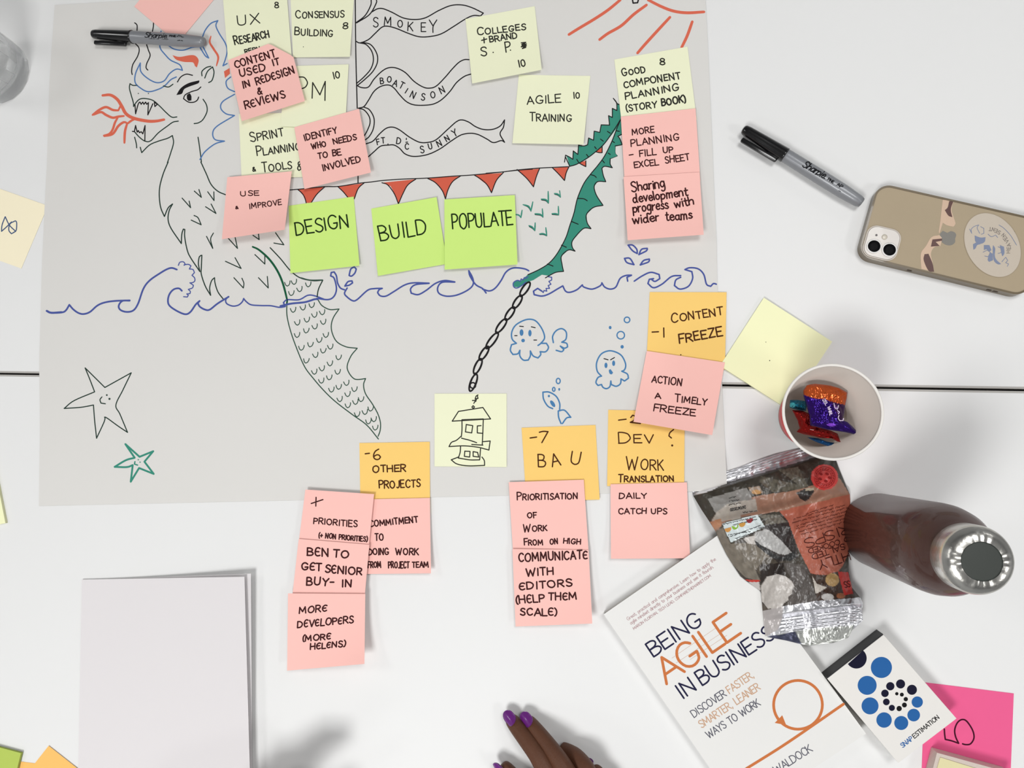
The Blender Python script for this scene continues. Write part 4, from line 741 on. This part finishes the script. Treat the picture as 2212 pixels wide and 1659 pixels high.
# ------------------------------------------------------------------ card box
zs = .0185; SQ = [(1787, 1466), (1908.6, 1371), (2066.5, 1552.3), (1940.6, 1648.4)]
SK2 = (1740, 1340, 4.686); PB = [at(*q, zs) for q in SQ]
bxr = thing('card_box', 'white card box with a spiral of blue and navy dots, beside the book', 'box')
m_card = mat('white_card', (232, 229, 224), .5); m_dark = mat('inner_tray_black', (20, 20, 26), .5)
cc = sum(PB, Vector()) / 4
prism('sleeve', PB, .0006, zs, m_card, bxr, .0003)
# the open end shows the black inner tray, the thumb cut shows navy card
d1 = (PB[1] - PB[0]); nrm = Vector((-d1.y, d1.x, 0)).normalized()
if nrm.dot(cc - PB[0]) > 0: nrm = -nrm
q0, q1 = PB[0] + nrm * .0004, PB[1] + nrm * .0004
prism('inner_tray_end', [q0 + nrm * .0006, q1 + nrm * .0006, q1 - nrm * .0002, q0 - nrm * .0002], .0006, zs - .0003, m_dark, bxr)
SS = lambda px: atn(px, zs); k_nv = ink_mat('dot_navy', (20, 20, 44)); k_bl = ink_mat('dot_blue', (40, 98, 162)); k_bk = ink_mat('dot_black', (18, 18, 20))
i = Ink(); i.dot((768, 477), 107, SK2, n=36); i.dot((624, 658), 96, SK2, n=36); i.dot((653, 866), 86, SK2, n=36); i.dot((795, 1009), 78, SK2, n=32); i.dot((969, 1039), 71, SK2, n=32); i.dot((1095, 959), 64, SK2, n=32); i.dot((1131, 827), 57, SK2, n=32)
i.text('SNAP', 985, 1290, 1092, 1207, 46, 1.7, SK2, jit=0); i.build('blue_dots', k_bl, bxr, SS)
i = Ink(); i.dot((1077, 703), 51, SK2, n=28); i.dot((962, 644), 46, SK2, n=28); i.dot((858, 667), 42, SK2, n=28); i.dot((804, 739), 38, SK2, n=28); i.dot((818, 826), 34, SK2, n=24); i.dot((874, 886), 31, SK2, n=24)
a = np.linspace(0, 1, 26); th0, th1 = math.radians(-38 + 0), math.radians(-38 + 180)
cx_, cy_ = 515, 384; ang = np.linspace(math.radians(-50), math.radians(146), 30)
i.fill(np.stack([cx_ + 104 * np.cos(ang), cy_ + 104 * np.sin(ang)], 1), SK2); i.build('navy_dots', k_nv, bxr, SS)
i = Ink(); i.dot((948, 893), 27, SK2, n=20); i.dot((1001, 857), 25, SK2, n=20); i.dot((1015, 798), 22, SK2, n=20); i.dot((975, 752), 20, SK2, n=20); i.dot((924, 743), 17, SK2, n=20)
i.text('ESTIMATION', 1105, 1195, 1358, 990, 44, 1.6, SK2, jit=0); i.build('black_dots', k_bk, bxr, SS)
settle(bxr)
# ------------------------------------------------------------------ crumpled and soft things built as closed shells
def pillow(name, outline, rowang, nr, ncol, base, puff, paint, m, parent, soft=12, crumple=0, cscale=30, seed=1, extra=None):
    """closed shell over an outline seen in the photo: base(P) is its underside height, puff its fullness in the middle"""
    poly = np.asarray(outline, float); c, s = math.cos(rowang), math.sin(rowang); Rm = np.array([[c, s], [-s, c]]); q = poly @ Rm.T
    y0, y1 = q[:, 1].min() + .05, q[:, 1].max() - .05; rows = np.linspace(y0, y1, nr); P = []
    for y in rows:
        xs = []
        for k in range(len(q)):
            a, b = q[k], q[(k + 1) % len(q)]
            if (a[1] > y) != (b[1] > y): xs.append(a[0] + (b[0] - a[0]) * (y - a[1]) / (b[1] - a[1]))
        x0, x1 = (min(xs), max(xs)) if xs else P[-1][[0, -1], 0]
        P.append(np.stack([np.linspace(x0, x1, ncol), np.full(ncol, y)], 1))
    P = np.vstack(P) @ Rm; d = dpoly(P, poly); zb_ = base(P)
    ed = 1 - np.exp(-d / soft); top = zb_ + .0006 + puff * ed
    if crumple: top += crumple * fbm(P, cscale, seed, 4, True) * np.clip(d / 6, 0, 1)
    if extra is not None: top += extra(P, d)
    bot = zb_ + .0; top = np.maximum(top, zb_ + .0004)
    n = len(P); V = np.vstack([atn(P, top), atn(P, bot)]); Fs = []
    for j in range(nr - 1):
        for k in range(ncol - 1):
            a = j * ncol + k; Fs.append((a, a + ncol, a + ncol + 1, a + 1)); Fs.append((n + a, n + a + 1, n + a + ncol + 1, n + a + ncol))
    rim = [k for k in range(ncol)] + [j * ncol + ncol - 1 for j in range(1, nr)] + [(nr - 1) * ncol + k for k in range(ncol - 2, -1, -1)] + [j * ncol for j in range(nr - 2, 0, -1)]
    for a, b in zip(rim, rim[1:] + rim[:1]): Fs.append((a, b, n + b, n + a))
    o = mesh(name, V, Fs, m, parent, smooth=True)
    col = paint(P); at_ = o.data.color_attributes.new('print', 'FLOAT_COLOR', 'POINT'); at_.data.foreach_set('color', np.vstack([col, col]).astype(np.float32).ravel())
    # nearest-height lookup for print laid on the shell
    grid = top.reshape(nr, ncol); Pr = (P @ Rm.T).reshape(nr, ncol, 2)
    def zlook(px):
        g = np.asarray(px, float) @ Rm.T; j = np.clip((g[:, 1] - y0) / (y1 - y0) * (nr - 1), 0, nr - 1.001); j0 = j.astype(int); fj = j - j0; out = np.zeros(len(g))
        for w, jj in ((1 - fj, j0), (fj, j0 + 1)):
            xa, xb = Pr[jj, 0, 0], Pr[jj, -1, 0]; k = np.clip((g[:, 0] - xa) / np.maximum(xb - xa, 1e-6) * (ncol - 1), 0, ncol - 1.001); k0 = k.astype(int); fk = k - k0
            out += w * (grid[jj, k0] * (1 - fk) + grid[jj, k0 + 1] * fk)
        return out
    return o, (lambda px: atn(px, zlook(px)))
def painter(crop, layers, base):
    def f(P):
        Q = (P - np.array(crop[:2])) * crop[2]; col = np.zeros((len(P), 4)); col[:, :3] = lin(base[0]); col[:, 3] = base[1]
        for L in layers:
            kind, data, c, metal = L[:4]
            if kind == 'p': msk = inpoly(Q, np.array([[float(q) for q in t.split(',')] for t in data.split()]))
            else: x, y, rx, ry = data; msk = ((Q[:, 0] - x) / rx) ** 2 + ((Q[:, 1] - y) / ry) ** 2 < 1
            amp = L[4] if len(L) > 4 else 0; cc = np.array(lin(c)); v = 1 + amp * fbm(Q[msk], L[5] if len(L) > 5 else 60, 3, 4) if amp else np.ones(msk.sum())
            col[msk, :3] = np.clip(cc * v[:, None], 0, 1); col[msk, 3] = metal
        return col
    return f
CR = (1480, 960, 3.686)
OUT = pts('60,395 60,330 335,212 500,155 620,110 760,65 930,25 1080,-5 1180,20 1195,110 1225,190 1270,300 1312,400 1315,440 1312,700 1300,850 1303,1010 1330,1140 1398,1225 1415,1262 1408,1330 1417,1400 1378,1440 1332,1478 1300,1540 1180,1580 1000,1600 930,1592 800,1560 660,1535 640,1528 630,1450 617,1325 603,1180 590,1160 490,1090 440,1050 380,960 330,880 280,780 240,690 190,610 130,520 65,410', CR)
SIL = (232, 232, 236)
pk = painter(CR, [
 ('p', '0,700 400,980 1320,980 1320,300 0,300', (66, 60, 52), 0, .25, 120),
 ('p', '330,300 1400,0 1400,520 0,720 0,380', (58, 54, 46), 0, .3, 160),
 ('p', '600,250 940,330 940,360 700,380 590,300', (92, 88, 76), 0, .5, 60), ('p', '740,200 900,180 980,330 940,350', (96, 92, 80), 0, .5, 40),
 ('p', '200,615 260,640 300,600 330,470 600,405 870,368 1230,268 1300,380 1312,400 750,532 600,556 430,580 300,625 260,690 230,700', (156, 118, 98), 0, .12, 200),
 ('p', '180,432 490,342 560,490 578,535 440,560 300,600 235,535', (140, 138, 134), 0, .05), ('p', '500,345 590,330 620,385 560,395 530,385', (150, 130, 112), 0), ('e', (568, 380, 38, 18), (186, 140, 84), 0),
 ('p', '250,540 330,480 560,430 578,535 440,562 445,585 280,620 210,610', (172, 164, 154), 0, .05), ('p', '200,615 285,590 290,650 230,680', (178, 128, 96), 0, .1),
 ('p', '240,690 300,660 360,790 620,780 700,960 560,1000 600,1090 480,1060 380,960 330,880', (118, 110, 98), 0, .25, 90),
 ('p', '460,750 560,720 580,800 500,790', (196, 190, 184), 0, .1, 40), ('p', '570,560 750,560 810,620 640,650 640,600', (112, 108, 98), 0, .4, 40),
 ('p', '295,632 575,556 635,656 362,782', (210, 220, 220), 0),
 ('p', '640,900 800,930 760,1000 620,1060 560,1000', (74, 66, 56), 0, .3, 80), ('p', '640,640 840,620 900,900 740,940 560,800', (46, 40, 38), 0, .2, 80),
 ('p', '560,700 600,690 640,672 680,690 760,760 850,860 800,880 745,872 700,850 600,800 556,760', (168, 167, 165), 0, .16, 40), ('p', '770,900 862,852 884,880 876,905 835,930 700,905 620,850 560,790 550,760 600,800 700,868', (40, 40, 40), 0, .2),
 ('p', '600,960 780,940 800,1040 700,1040 600,1110', (40, 32, 28), 0, .3, 60),
 ('p', '780,940 960,960 1050,1245 800,1300 860,1100', (84, 78, 74), 0, .2, 120),
 ('p', '603,1130 650,1055 730,1032 800,1050 850,1090 868,1130 850,1165 850,1190 820,1215 822,1240 790,1262 760,1300 660,1310 612,1250', (190, 184, 178), 0, .12, 50), ('p', '608,1255 660,1310 617,1330', (84, 74, 64), 0),
 ('p', '750,532 1320,395 1320,700 1300,860 1260,960 1218,1012 1120,1040 1040,1036 1000,1026 985,1000 900,830 820,612', (174, 98, 78), 0, .06, 160),  # main panel, its shading put into a darker colour
 ('p', '1000,1026 1040,1036 1120,1040 1240,1010 1345,1225 1050,1245', (62, 44, 34), 0, .4, 40), ('e', (1172, 1078, 55, 52), (176, 142, 92), 0, .15, 30), ('p', '1012,1050 1050,1110 1130,1140 1060,1180 1040,1190', (204, 196, 186), 0, .1, 30), ('e', (1135, 1215, 50, 28), (190, 186, 182), 0), ('e', (1240, 1205, 36, 22), (150, 92, 60), 0, .2, 20),
 ('p', '1215,1012 1300,1018 1338,1190 1265,1200', (188, 46, 40), 0),
 ('e', (1110, 262, 108, 102), (202, 66, 62), 0), ('p', '885,385 960,350 1020,350 1028,375 990,430 955,455 915,432', (48, 46, 44), 0, .3, 30), ('p', '955,350 1025,345 1030,362 960,372', (180, 170, 150), 0),
 ('p', '470,1075 595,1080 590,1094 520,1098', (190, 52, 40), 0), ('p', '500,1096 590,1096 600,1165 560,1140', (196, 190, 186), 0),
 ('p', '-50,-80 1400,-120 1400,20 1190,78 1050,98 930,132 580,236 334,302 200,372 60,410 0,410', SIL, 1, .05, 40),
 ('p', '600,1332 780,1290 1050,1246 1345,1224 1500,1200 1500,1700 600,1700', SIL, 1, .08, 60), ('p', '600,1332 782,1290 775,1380 740,1478 640,1530 620,1530', (178, 172, 170), .1, .04, 80),
 ('p', '640,1530 880,1488 1000,1470 1340,1440 1340,1520 1180,1600 900,1620', (214, 216, 210), 1, .2, 30), ('p', '650,1532 880,1490 930,1592 800,1562', (70, 72, 92), .6, .3, 30)], ((62, 55, 48), 0))
def crest(P, d):
    Q = (P - np.array(CR[:2])) * CR[2]; x, y = Q[:, 0], Q[:, 1]
    q1 = y + .31 * x; q2 = y + .13 * x                                     # across the two seals
    seal1 = 1 - sstep(395, 440, q1); seal2 = sstep(1440, 1490, q2)
    rid = .00055 * np.sin(q1 / 3.6) * (1 - sstep(370, 400, q1)) + .0007 * np.sin(q2 / 4.4) * sstep(1480, 1500, q2) * (1 - sstep(1580, 1600, q2)) * sstep(740, 800, x)
    fold = .0012 * sstep(1600, 1625, q2)
    flat = -1 * (1 - np.exp(-d / 34)) * .020 * np.maximum(seal1, seal2) * .93
    creases = .0016 * np.exp(-((x - 1000) / 30) ** 2) * seal2 + .0014 * np.exp(-((x - 510) / 26) ** 2) * seal1
    dent = -.005 * np.exp(-((x - 930) / 110) ** 2 - ((y - 395) / 60) ** 2) - .003 * np.exp(-(((x - 780) + .5 * (y - 900)) / 40) ** 2) + .0045 * np.exp(-((y + .25 * x - 700) / 40) ** 2) * (1 - seal1)
    return flat + rid + creases + dent - fold * 0
def cbase(P): return .0008 + .0124 * sstep(1062, 1140, P[:, 1] - .12 * (P[:, 0] - 1560))
m_pk = printed('printed_foil', .34, .12, 45)
cr = thing('crisp_packet', 'opened dark crisp packet with a brick-red panel and silver seals, lying on the book', 'packet')
shell, SMC = pillow('foil_bag', OUT, -math.atan(.22), 250, 200, cbase, .020, pk, m_pk, cr, soft=34, crumple=.0009, cscale=95, seed=4, extra=crest)
k_choc = ink_mat('print_maroon', (70, 24, 20)); i = Ink()
i.text('RISPS', 1300, 633, 945, 757, 74, 1.7, CR, jit=0, gap=.9); i.text('D COOKED', 1296, 735, 975, 835, 38, 1.4, CR, jit=0); i.text('SALTED', 1264, 790, 1002, 878, 44, 1.5, CR, jit=0); i.text('HTLY', 1296, 850, 1052, 930, 72, 1.7, CR, jit=0); i.text('SS', 1308, 1085, 1262, 1095, 48, 1.4, CR, jit=0)
for k, (xa, ya, xb, yb) in enumerate(((1180, 478, 960, 548), (1270, 480, 862, 590), (1306, 495, 850, 618), (1306, 520, 885, 645), (1300, 548, 880, 668), (1290, 578, 905, 690), (1290, 605, 920, 715))): i.scribble(xa, ya, xb, yb, 13, .8, CR)
i.build('brown_lettering', k_choc, cr, SMC, 5e-4)
i = Ink(); i.text('26/06/2020' .replace('/', "'"), 480, 488, 355, 512, 20, 1.1, CR, jit=0); i.scribble(440, 462, 345, 478, 10, .9, CR); i.scribble(430, 438, 348, 450, 10, .9, CR); i.scribble(405, 412, 340, 426, 10, .9, CR); i.scribble(572, 525, 455, 538, 10, .9, CR)
for xa, ya, xb, yb in ((560, 572, 300, 636), (570, 592, 380, 640), (550, 700, 395, 748), (600, 640, 350, 735), (520, 690, 340, 718), (628, 655, 570, 668)): i.scribble(xa, ya, xb, yb, 9, .9, CR)
i.build('small_print', ink_mat('print_black', (34, 34, 38)), cr, SMC, 5e-4)
for nm, c, q in (('traffic_light_orange', (206, 150, 84), ((340, 683),)), ('traffic_light_green', (140, 182, 70), ((397, 662),)), ('traffic_light_amber', (196, 146, 74), ((453, 642),)), ('traffic_light_red', (150, 56, 60), ((513, 610),))):
    i = Ink()
    for x, y in q: i.fill([(x - 27, y - 10), (x + 24, y - 24), (x + 26, y - 8), (x + 14, y + 10), (x - 6, y + 16), (x - 20, y + 8)], CR, True)
    i.build(nm, ink_mat(nm, c), cr, SMC, 5e-4)
i = Ink(); i.ring((1110, 262), 84, .9, CR); i.ring((1110, 262), 56, .8, CR)
for a_ in range(0, 360, 18): i.line(np.array([(1110 + r_ * math.cos(math.radians(a_ + o_)), 262 + r_ * .95 * math.sin(math.radians(a_ + o_))) for r_, o_ in ((64, 0), (76, 5), (66, 8), (78, 12))]), .9, CR, ang=180)
for x, y in ((1080, 235), (1130, 235), (1075, 275), (1120, 292), (1150, 265)): i.dot((x, y), 15, CR, ry=10, rot=.5)
i.build('stamp_print', ink_mat('stamp_dark', (140, 36, 36)), cr, SMC, 5e-4)
settle(cr)

# ------------------------------------------------------------------ paper cup with sweets
zr = .092; RIM = at(1799, 889.5, zr); CB = Vector((RIM.x, RIM.y, 0)); Tc = Matrix.Translation(CB)
cup = thing('paper_cup', 'white paper cup holding foil-wrapped sweets, on the corner of the yellow pad', 'cup')
m_cup = mat('cup_paper', (236, 232, 226), .6); m_red = mat('cup_print_red', (196, 70, 74), .5)
RC = .0405
CZ = .0045   # it stands partly on the pad and the packet seal
lathe('cup_wall', [(.0285, CZ + .006), (.0280, CZ), (.0288, CZ), (RC - .0006, zr - .002), (RC - .0012, zr - .002), (.0284, CZ + .0065), (.001, CZ + .0065), (.0008, CZ + .006)], mat('cup_card_shaded', (190, 180, 172), .6), cup, 64, Tc)  # white card toned darker, the cup's inner shade put into its colour
lathe('printed_band', [(.0296, CZ + .008), (.0299, CZ + .0081), (.0393, zr - .014), (.0390, zr - .0139)], m_red, cup, 64, Tc, close=False)
rp = [(RC + .0013 * math.cos(a), zr - .001 + .0013 * math.sin(a)) for a in np.linspace(0, 2 * math.pi, 13)]
lathe('rolled_rim', rp, m_cup, cup, 72, Tc, close=False)
settle(cup)
CU = (1700, 800, 9.215)
def sweet(label, outline, col, z0, puff, seed, layers=(), ang=0, metal=.75):
    t_ = thing('wrapped_sweet', label, 'sweet', 'foil-wrapped sweets in the paper cup')
    mm = printed('sweet_foil_%d' % seed, .22, .15, 70)
    o, s_ = pillow('wrapper', pts(outline, CU), ang, 60, 70, lambda P: np.full(len(P), z0), puff, painter(CU, [(*l, ) for l in layers], (col, metal)), mm, t_, soft=7, crumple=.0016, cscale=42, seed=seed)
    return t_, s_
t_, s_ = sweet('blue foil sweet at the front wall of the paper cup, lowest one', '400,1330 620,1350 800,1420 930,1440 1050,1440 1110,1470 1085,1535 1020,1520 930,1490 900,1540 760,1490 560,1420', (30, 90, 150), .026, .006, 11); settle(t_)
t_, s_ = sweet('teal foil sweet against the left wall of the paper cup', '60,590 200,585 380,610 400,700 380,810 250,800 130,770 50,740', (20, 110, 140), .034, .009, 12, [('e', (110, 690, 60, 50), (90, 210, 230), .9, .3, 20)]); settle(t_)
t_, s_ = sweet('red foil sweet below the purple one in the paper cup', '100,790 300,800 450,860 600,1100 700,1150 880,1200 1010,1260 1070,1430 1000,1420 880,1350 780,1330 660,1350 520,1310 330,1275 190,1225 250,1150 210,1000', (150, 22, 20), .036, .008, 13)
i = Ink(); i.scribble(455, 1180, 530, 1200, 30, 1.0, CU); i.build('lettering', mat('print_silver', (210, 205, 205), .4), t_, s_, 6e-4); settle(t_)
t_, s_ = sweet('purple foil sweet with an orange end, topmost in the paper cup', '320,400 400,290 560,265 700,280 860,300 1040,350 1205,440 1190,560 1160,700 1140,850 1110,990 1200,1025 1300,1110 1420,1245 1540,1280 1380,1285 1200,1240 1000,1210 800,1180 560,1120 460,1100 440,900 390,700 330,520', (44, 10, 110), .048, .008, 14,
    [('p', '320,400 400,290 560,265 700,280 860,300 1040,350 1205,440 1190,560 1160,690 1000,650 870,625 740,565 560,560 420,520 320,480', (188, 84, 36), .7, .15, 60), ('p', '880,620 1160,690 1110,980 1050,980 960,800', (52, 14, 70), .6), ('e', (880, 1085, 90, 30), (150, 80, 240), .5, .2, 20)])
i = Ink(); i.text('ZEL', 700, 590, 770, 705, 55, 1.3, CU, jit=0); i.text('WHIRL', 800, 730, 850, 905, 55, 1.3, CU, jit=0); i.line('930,660 950,750 1000,775 1020,700', 1.6, CU); i.line('1000,800 1040,830 1020,870', 1.6, CU); i.line('1030,900 1015,950 1050,1005 1110,1000 1120,960', 2, CU)
i.build('lettering', mat('print_lilac', (222, 206, 236), .4), t_, s_, 8e-4); settle(t_)

# ------------------------------------------------------------------ steel bottle
bt = thing('drinking_bottle', 'glossy brown metal bottle with a silver cap, right of the crisp packet', 'bottle')
Zc = .217; capc = at(2121, 1213, Zc); foot = at(1908, 1160, 0)
ax = Vector(((capc.x + foot.x) / 2, (capc.y + foot.y) / 2, 0)) if False else Vector((capc.x, capc.y, 0))
print('BOTTLE axis from cap', capc.x, capc.y, 'from foot', foot.x, foot.y)
Tb = Matrix.Translation(ax) @ Matrix.Diagonal((1, 1, .955, 1))
m_bot = mat('bottle_brown_gloss', (76, 47, 40), .48, metal=.3, coat=.3); m_steel = mat('brushed_steel', (200, 198, 192), .27, metal=1, bump=.15, bscale=400)
lathe('body', [(.030, 0), (.0335, .001), (.035, .004), (.035, .145), (.0345, .158), (.0325, .172), (.029, .183), (.0245, .191), (.0215, .196), (.0205, .199)], m_bot, bt, 72, Tb)
cap = lathe('cap', [(.0215, .199), (.0232, .1995), (.0236, .201), (.0236, .2175), (.0233, .2195), (.0225, .2215), (.0190, .2240), (.0140, .2262), (.0132, .2260)], m_steel, bt, 72, Tb)
nn_ = 90; V = []; Fs = []
for j, rr in enumerate((.0132, .0160, .0185, .0208, .0224)):
    for k in range(nn_):
        a_ = 2 * math.pi * k / nn_; zz = (.2269, .2267, .2258, .2243, .2220)[j] + (.0002 * math.sin(a_ * 15 + 2.6 * math.sin(a_ * 4)) * (1, 1, .8, .5, 0)[j]) + .0003; V.append(Tb @ Vector((rr * math.cos(a_), rr * math.sin(a_), zz)))
for j in range(4):
    for k in range(nn_): Fs.append((j * nn_ + k, j * nn_ + (k + 1) % nn_, (j + 1) * nn_ + (k + 1) % nn_, (j + 1) * nn_ + k))
mesh('crimped_ring', V, Fs, m_steel, cap, smooth=True)
lathe('cap_disc', [(.0134, .2258), (.0134, .2269), (.0120, .2272), (.0005, .2272)], mat('cap_disc_reflection', (56, 60, 56), .6), cap, 48, Tb)  # dark reflection on the flat disc put into its colour
settle(bt)

# ------------------------------------------------------------------ glass tumbler
gl_ = thing('glass_tumbler', 'clear thick-based glass tumbler at the top left edge of the picture', 'glass')
Tg = Matrix.Translation(at(4, 160, 0))
m_gl = mat('clear_glass', (252, 253, 253), .02, trans=1, ior=1.46, alpha=.62)
tum = lathe('glass', [(.0008, .0006), (.034, .0006), (.0385, .0025), (.0400, .010), (.0410, .030), (.0425, .088), (.0417, .0895), (.0406, .088), (.0385, .034), (.0350, .020), (.028, .0125), (.0008, .0115)], m_gl, gl_, 18, Tg, smooth=False)
tum.data.polygons.foreach_set('use_smooth', [False] * len(tum.data.polygons)); settle(gl_)

# ------------------------------------------------------------------ the hand at the bottom edge
m_skin = mat('skin_dark', (92, 58, 40), .5, spec=.4, var=.16, vscale=60, bump=.25, bscale=700); m_nail = mat('nail_purple', (104, 34, 122), .3, coat=.4)
person = thing('person', 'person\'s right hand with purple nails resting on the desk at the bottom edge', 'person')
J3 = {}
def jt(k, x, y, zc, r, par): J3[k] = (at(x, y, zc), r, par)
jt('palm', 1275, 1800, .030, .021, None); jt('wrist', 1330, 1925, .038, .024, 'palm'); jt('arm1', 1420, 2120, .045, .029, 'wrist'); jt('arm2', 1520, 2360, .058, .036, 'arm1'); jt('arm3', 1600, 2640, .080, .041, 'arm2')
jt('ki', 1212, 1722, .034, .0135, 'palm'); jt('i1', 1165, 1634, .026, .0098, 'ki'); jt('i2', 1129, 1586, .015, .0090, 'i1'); jt('i3', 1107, 1558, .0085, .0080, 'i2')
jt('km', 1248, 1718, .036, .0135, 'palm'); jt('m1', 1208, 1642, .028, .0098, 'km'); jt('m2', 1166, 1588, .016, .0088, 'm1'); jt('m3', 1144, 1561, .009, .0078, 'm2')
jt('kr', 1285, 1735, .034, .0125, 'palm'); jt('r1', 1268, 1662, .026, .0098, 'kr'); jt('r2', 1240, 1630, .015, .0088, 'r1'); jt('r3', 1218, 1618, .009, .0074, 'r2')
jt('kp', 1312, 1765, .029, .0115, 'palm'); jt('p1', 1310, 1700, .022, .0078, 'kp'); jt('p2', 1292, 1668, .012, .0068, 'p1'); jt('p3', 1280, 1655, .0068, .0058, 'p2')
jt('t0', 1215, 1800, .024, .0150, 'palm'); jt('t1', 1150, 1722, .018, .0108, 't0'); jt('t2', 1108, 1682, .012, .0098, 't1'); jt('t3', 1090, 1660, .010, .0088, 't2')
jt('i4', 1099, 1547, .0078, .0060, 'i3'); jt('m4', 1136, 1550, .0080, .0058, 'm3'); jt('r4', 1209, 1611, .0080, .0054, 'r3'); jt('t4', 1081, 1651, .0095, .0066, 't3')
ks = list(J3); me = bpy.data.meshes.new('hand'); me.from_pydata([J3[k][0] for k in ks], [(ks.index(J3[k][2]), ks.index(k)) for k in ks if J3[k][2]], [])
hand = bpy.data.objects.new('hand', me); COL.objects.link(hand); hand.parent = person; me.materials.append(m_skin)
sk = hand.modifiers.new('skin', 'SKIN'); sk.use_smooth_shade = True; sk.branch_smoothing = .5
for v, k in zip(me.skin_vertices[0].data, ks): v.radius = (J3[k][1], J3[k][1] * (.92 if k[0] != 'p' or k == 'p1' else .8)); v.use_root = (k == 'palm')
ss = hand.modifiers.new('subdivision', 'SUBSURF'); ss.levels = 2; ss.render_levels = 2
def nail(a, b, r, w=.0056, l=.0080, roll=0.0, tiltup=.3):
    A_, B_ = J3[a][0], J3[b][0]; d = (B_ - A_).normalized(); side = d.cross(Vector((0, 0, 1))).normalized(); upn = side.cross(d).normalized()
    Rr = Matrix.Rotation(roll, 3, d); side, upn = Rr @ side, Rr @ upn; c = B_ + d * (r * .30) + upn * (r * .60) + side * .0016; V = []; Fs = []; nu_, nv_ = 11, 15
    for j in range(nv_):
        for k in range(nu_):
            u_, v_ = 2 * k / (nu_ - 1) - 1, math.sin(math.pi / 2 * (2 * j / (nv_ - 1) - 1)); ww = math.sqrt(max(0, 1 - abs(v_) ** 2.8))
            V.append(c + side * (u_ * w * ww) + d * (v_ * l) + upn * (.0028 * (1 - (u_ * ww) ** 2) - .0014 * v_ * abs(v_)))
    n0 = len(V); V += [v - upn * .0009 for v in V]
    for j in range(nv_ - 1):
        for k in range(nu_ - 1): a0 = j * nu_ + k; Fs.append((a0, a0 + 1, a0 + nu_ + 1, a0 + nu_)); Fs.append((n0 + a0, n0 + a0 + nu_, n0 + a0 + nu_ + 1, n0 + a0 + 1))
    rim = [k for k in range(nu_)] + [j * nu_ + nu_ - 1 for j in range(1, nv_)] + [(nv_ - 1) * nu_ + k for k in range(nu_ - 2, -1, -1)] + [j * nu_ for j in range(nv_ - 2, 0, -1)]
    for a0, b0 in zip(rim, rim[1:] + rim[:1]): Fs.append((a0, b0, n0 + b0, n0 + a0))
    mesh('fingernail', V, Fs, m_nail, person, smooth=True)
nail('i2', 'i3', .0082, .0058, .0080); nail('m2', 'm3', .0080, .0057, .0080); nail('r2', 'r3', .0076, .0050, .0066, roll=-.9); nail('t2', 't3', .0090, .0064, .0080, roll=-.8); nail('p2', 'p3', .006, .004, .005)
# the other hand hovers just outside the picture and only throws its soft shadow into it
pc = J3['palm'][0]; q0_ = at(488, 1895, .075)
me2 = bpy.data.meshes.new('hand'); me2.from_pydata([(q0_.x - (J3[k][0].x - pc.x), q0_.y + (J3[k][0].y - pc.y), q0_.z + (J3[k][0].z - pc.z) * .8) for k in ks], [(ks.index(J3[k][2]), ks.index(k)) for k in ks if J3[k][2]], [])
h2 = bpy.data.objects.new('hand', me2); COL.objects.link(h2); h2.parent = person; me2.materials.append(m_skin)
sk2 = h2.modifiers.new('skin', 'SKIN'); sk2.use_smooth_shade = True
for v, k in zip(me2.skin_vertices[0].data, ks): v.radius = (J3[k][1], J3[k][1] * .9); v.use_root = (k == 'palm')
h2.modifiers.new('subdivision', 'SUBSURF').levels = 2
m_slv = mat('sleeve_grey_knit', (92, 94, 102), .95, bump=.8, bscale=900)
for pts_ in ([J3[k][0] for k in ('arm1', 'arm2', 'arm3')], [Vector((q0_.x - (J3[k][0].x - pc.x), q0_.y + (J3[k][0].y - pc.y), q0_.z + (J3[k][0].z - pc.z) * .8)) for k in ('arm1', 'arm2', 'arm3')]):
    a_, b_, c_ = pts_; P_ = [a_.lerp(b_, .35), a_.lerp(b_, .42), b_, c_, c_ + (c_ - b_) * .6 + Vector((0, 0, .03))]
    ms = bpy.data.meshes.new('sleeve'); ms.from_pydata([tuple(p) for p in P_], [(k, k + 1) for k in range(4)], []); sl = bpy.data.objects.new('sleeve', ms); COL.objects.link(sl); sl.parent = person; ms.materials.append(m_slv)
    sm_ = sl.modifiers.new('skin', 'SKIN'); sm_.use_smooth_shade = True
    for v, r_ in zip(ms.skin_vertices[0].data, (.040, .0405, .045, .050, .056)): v.radius = (r_, r_)
    ms.skin_vertices[0].data[0].use_root = True; sl.modifiers.new('subdivision', 'SUBSURF').levels = 2
person_c = J3['palm'][0]; base_ = Vector((person_c.x, person_c.y, 0)); person.location = base_
for ch in person.children: ch.matrix_parent_inverse = Matrix.Translation(-base_)
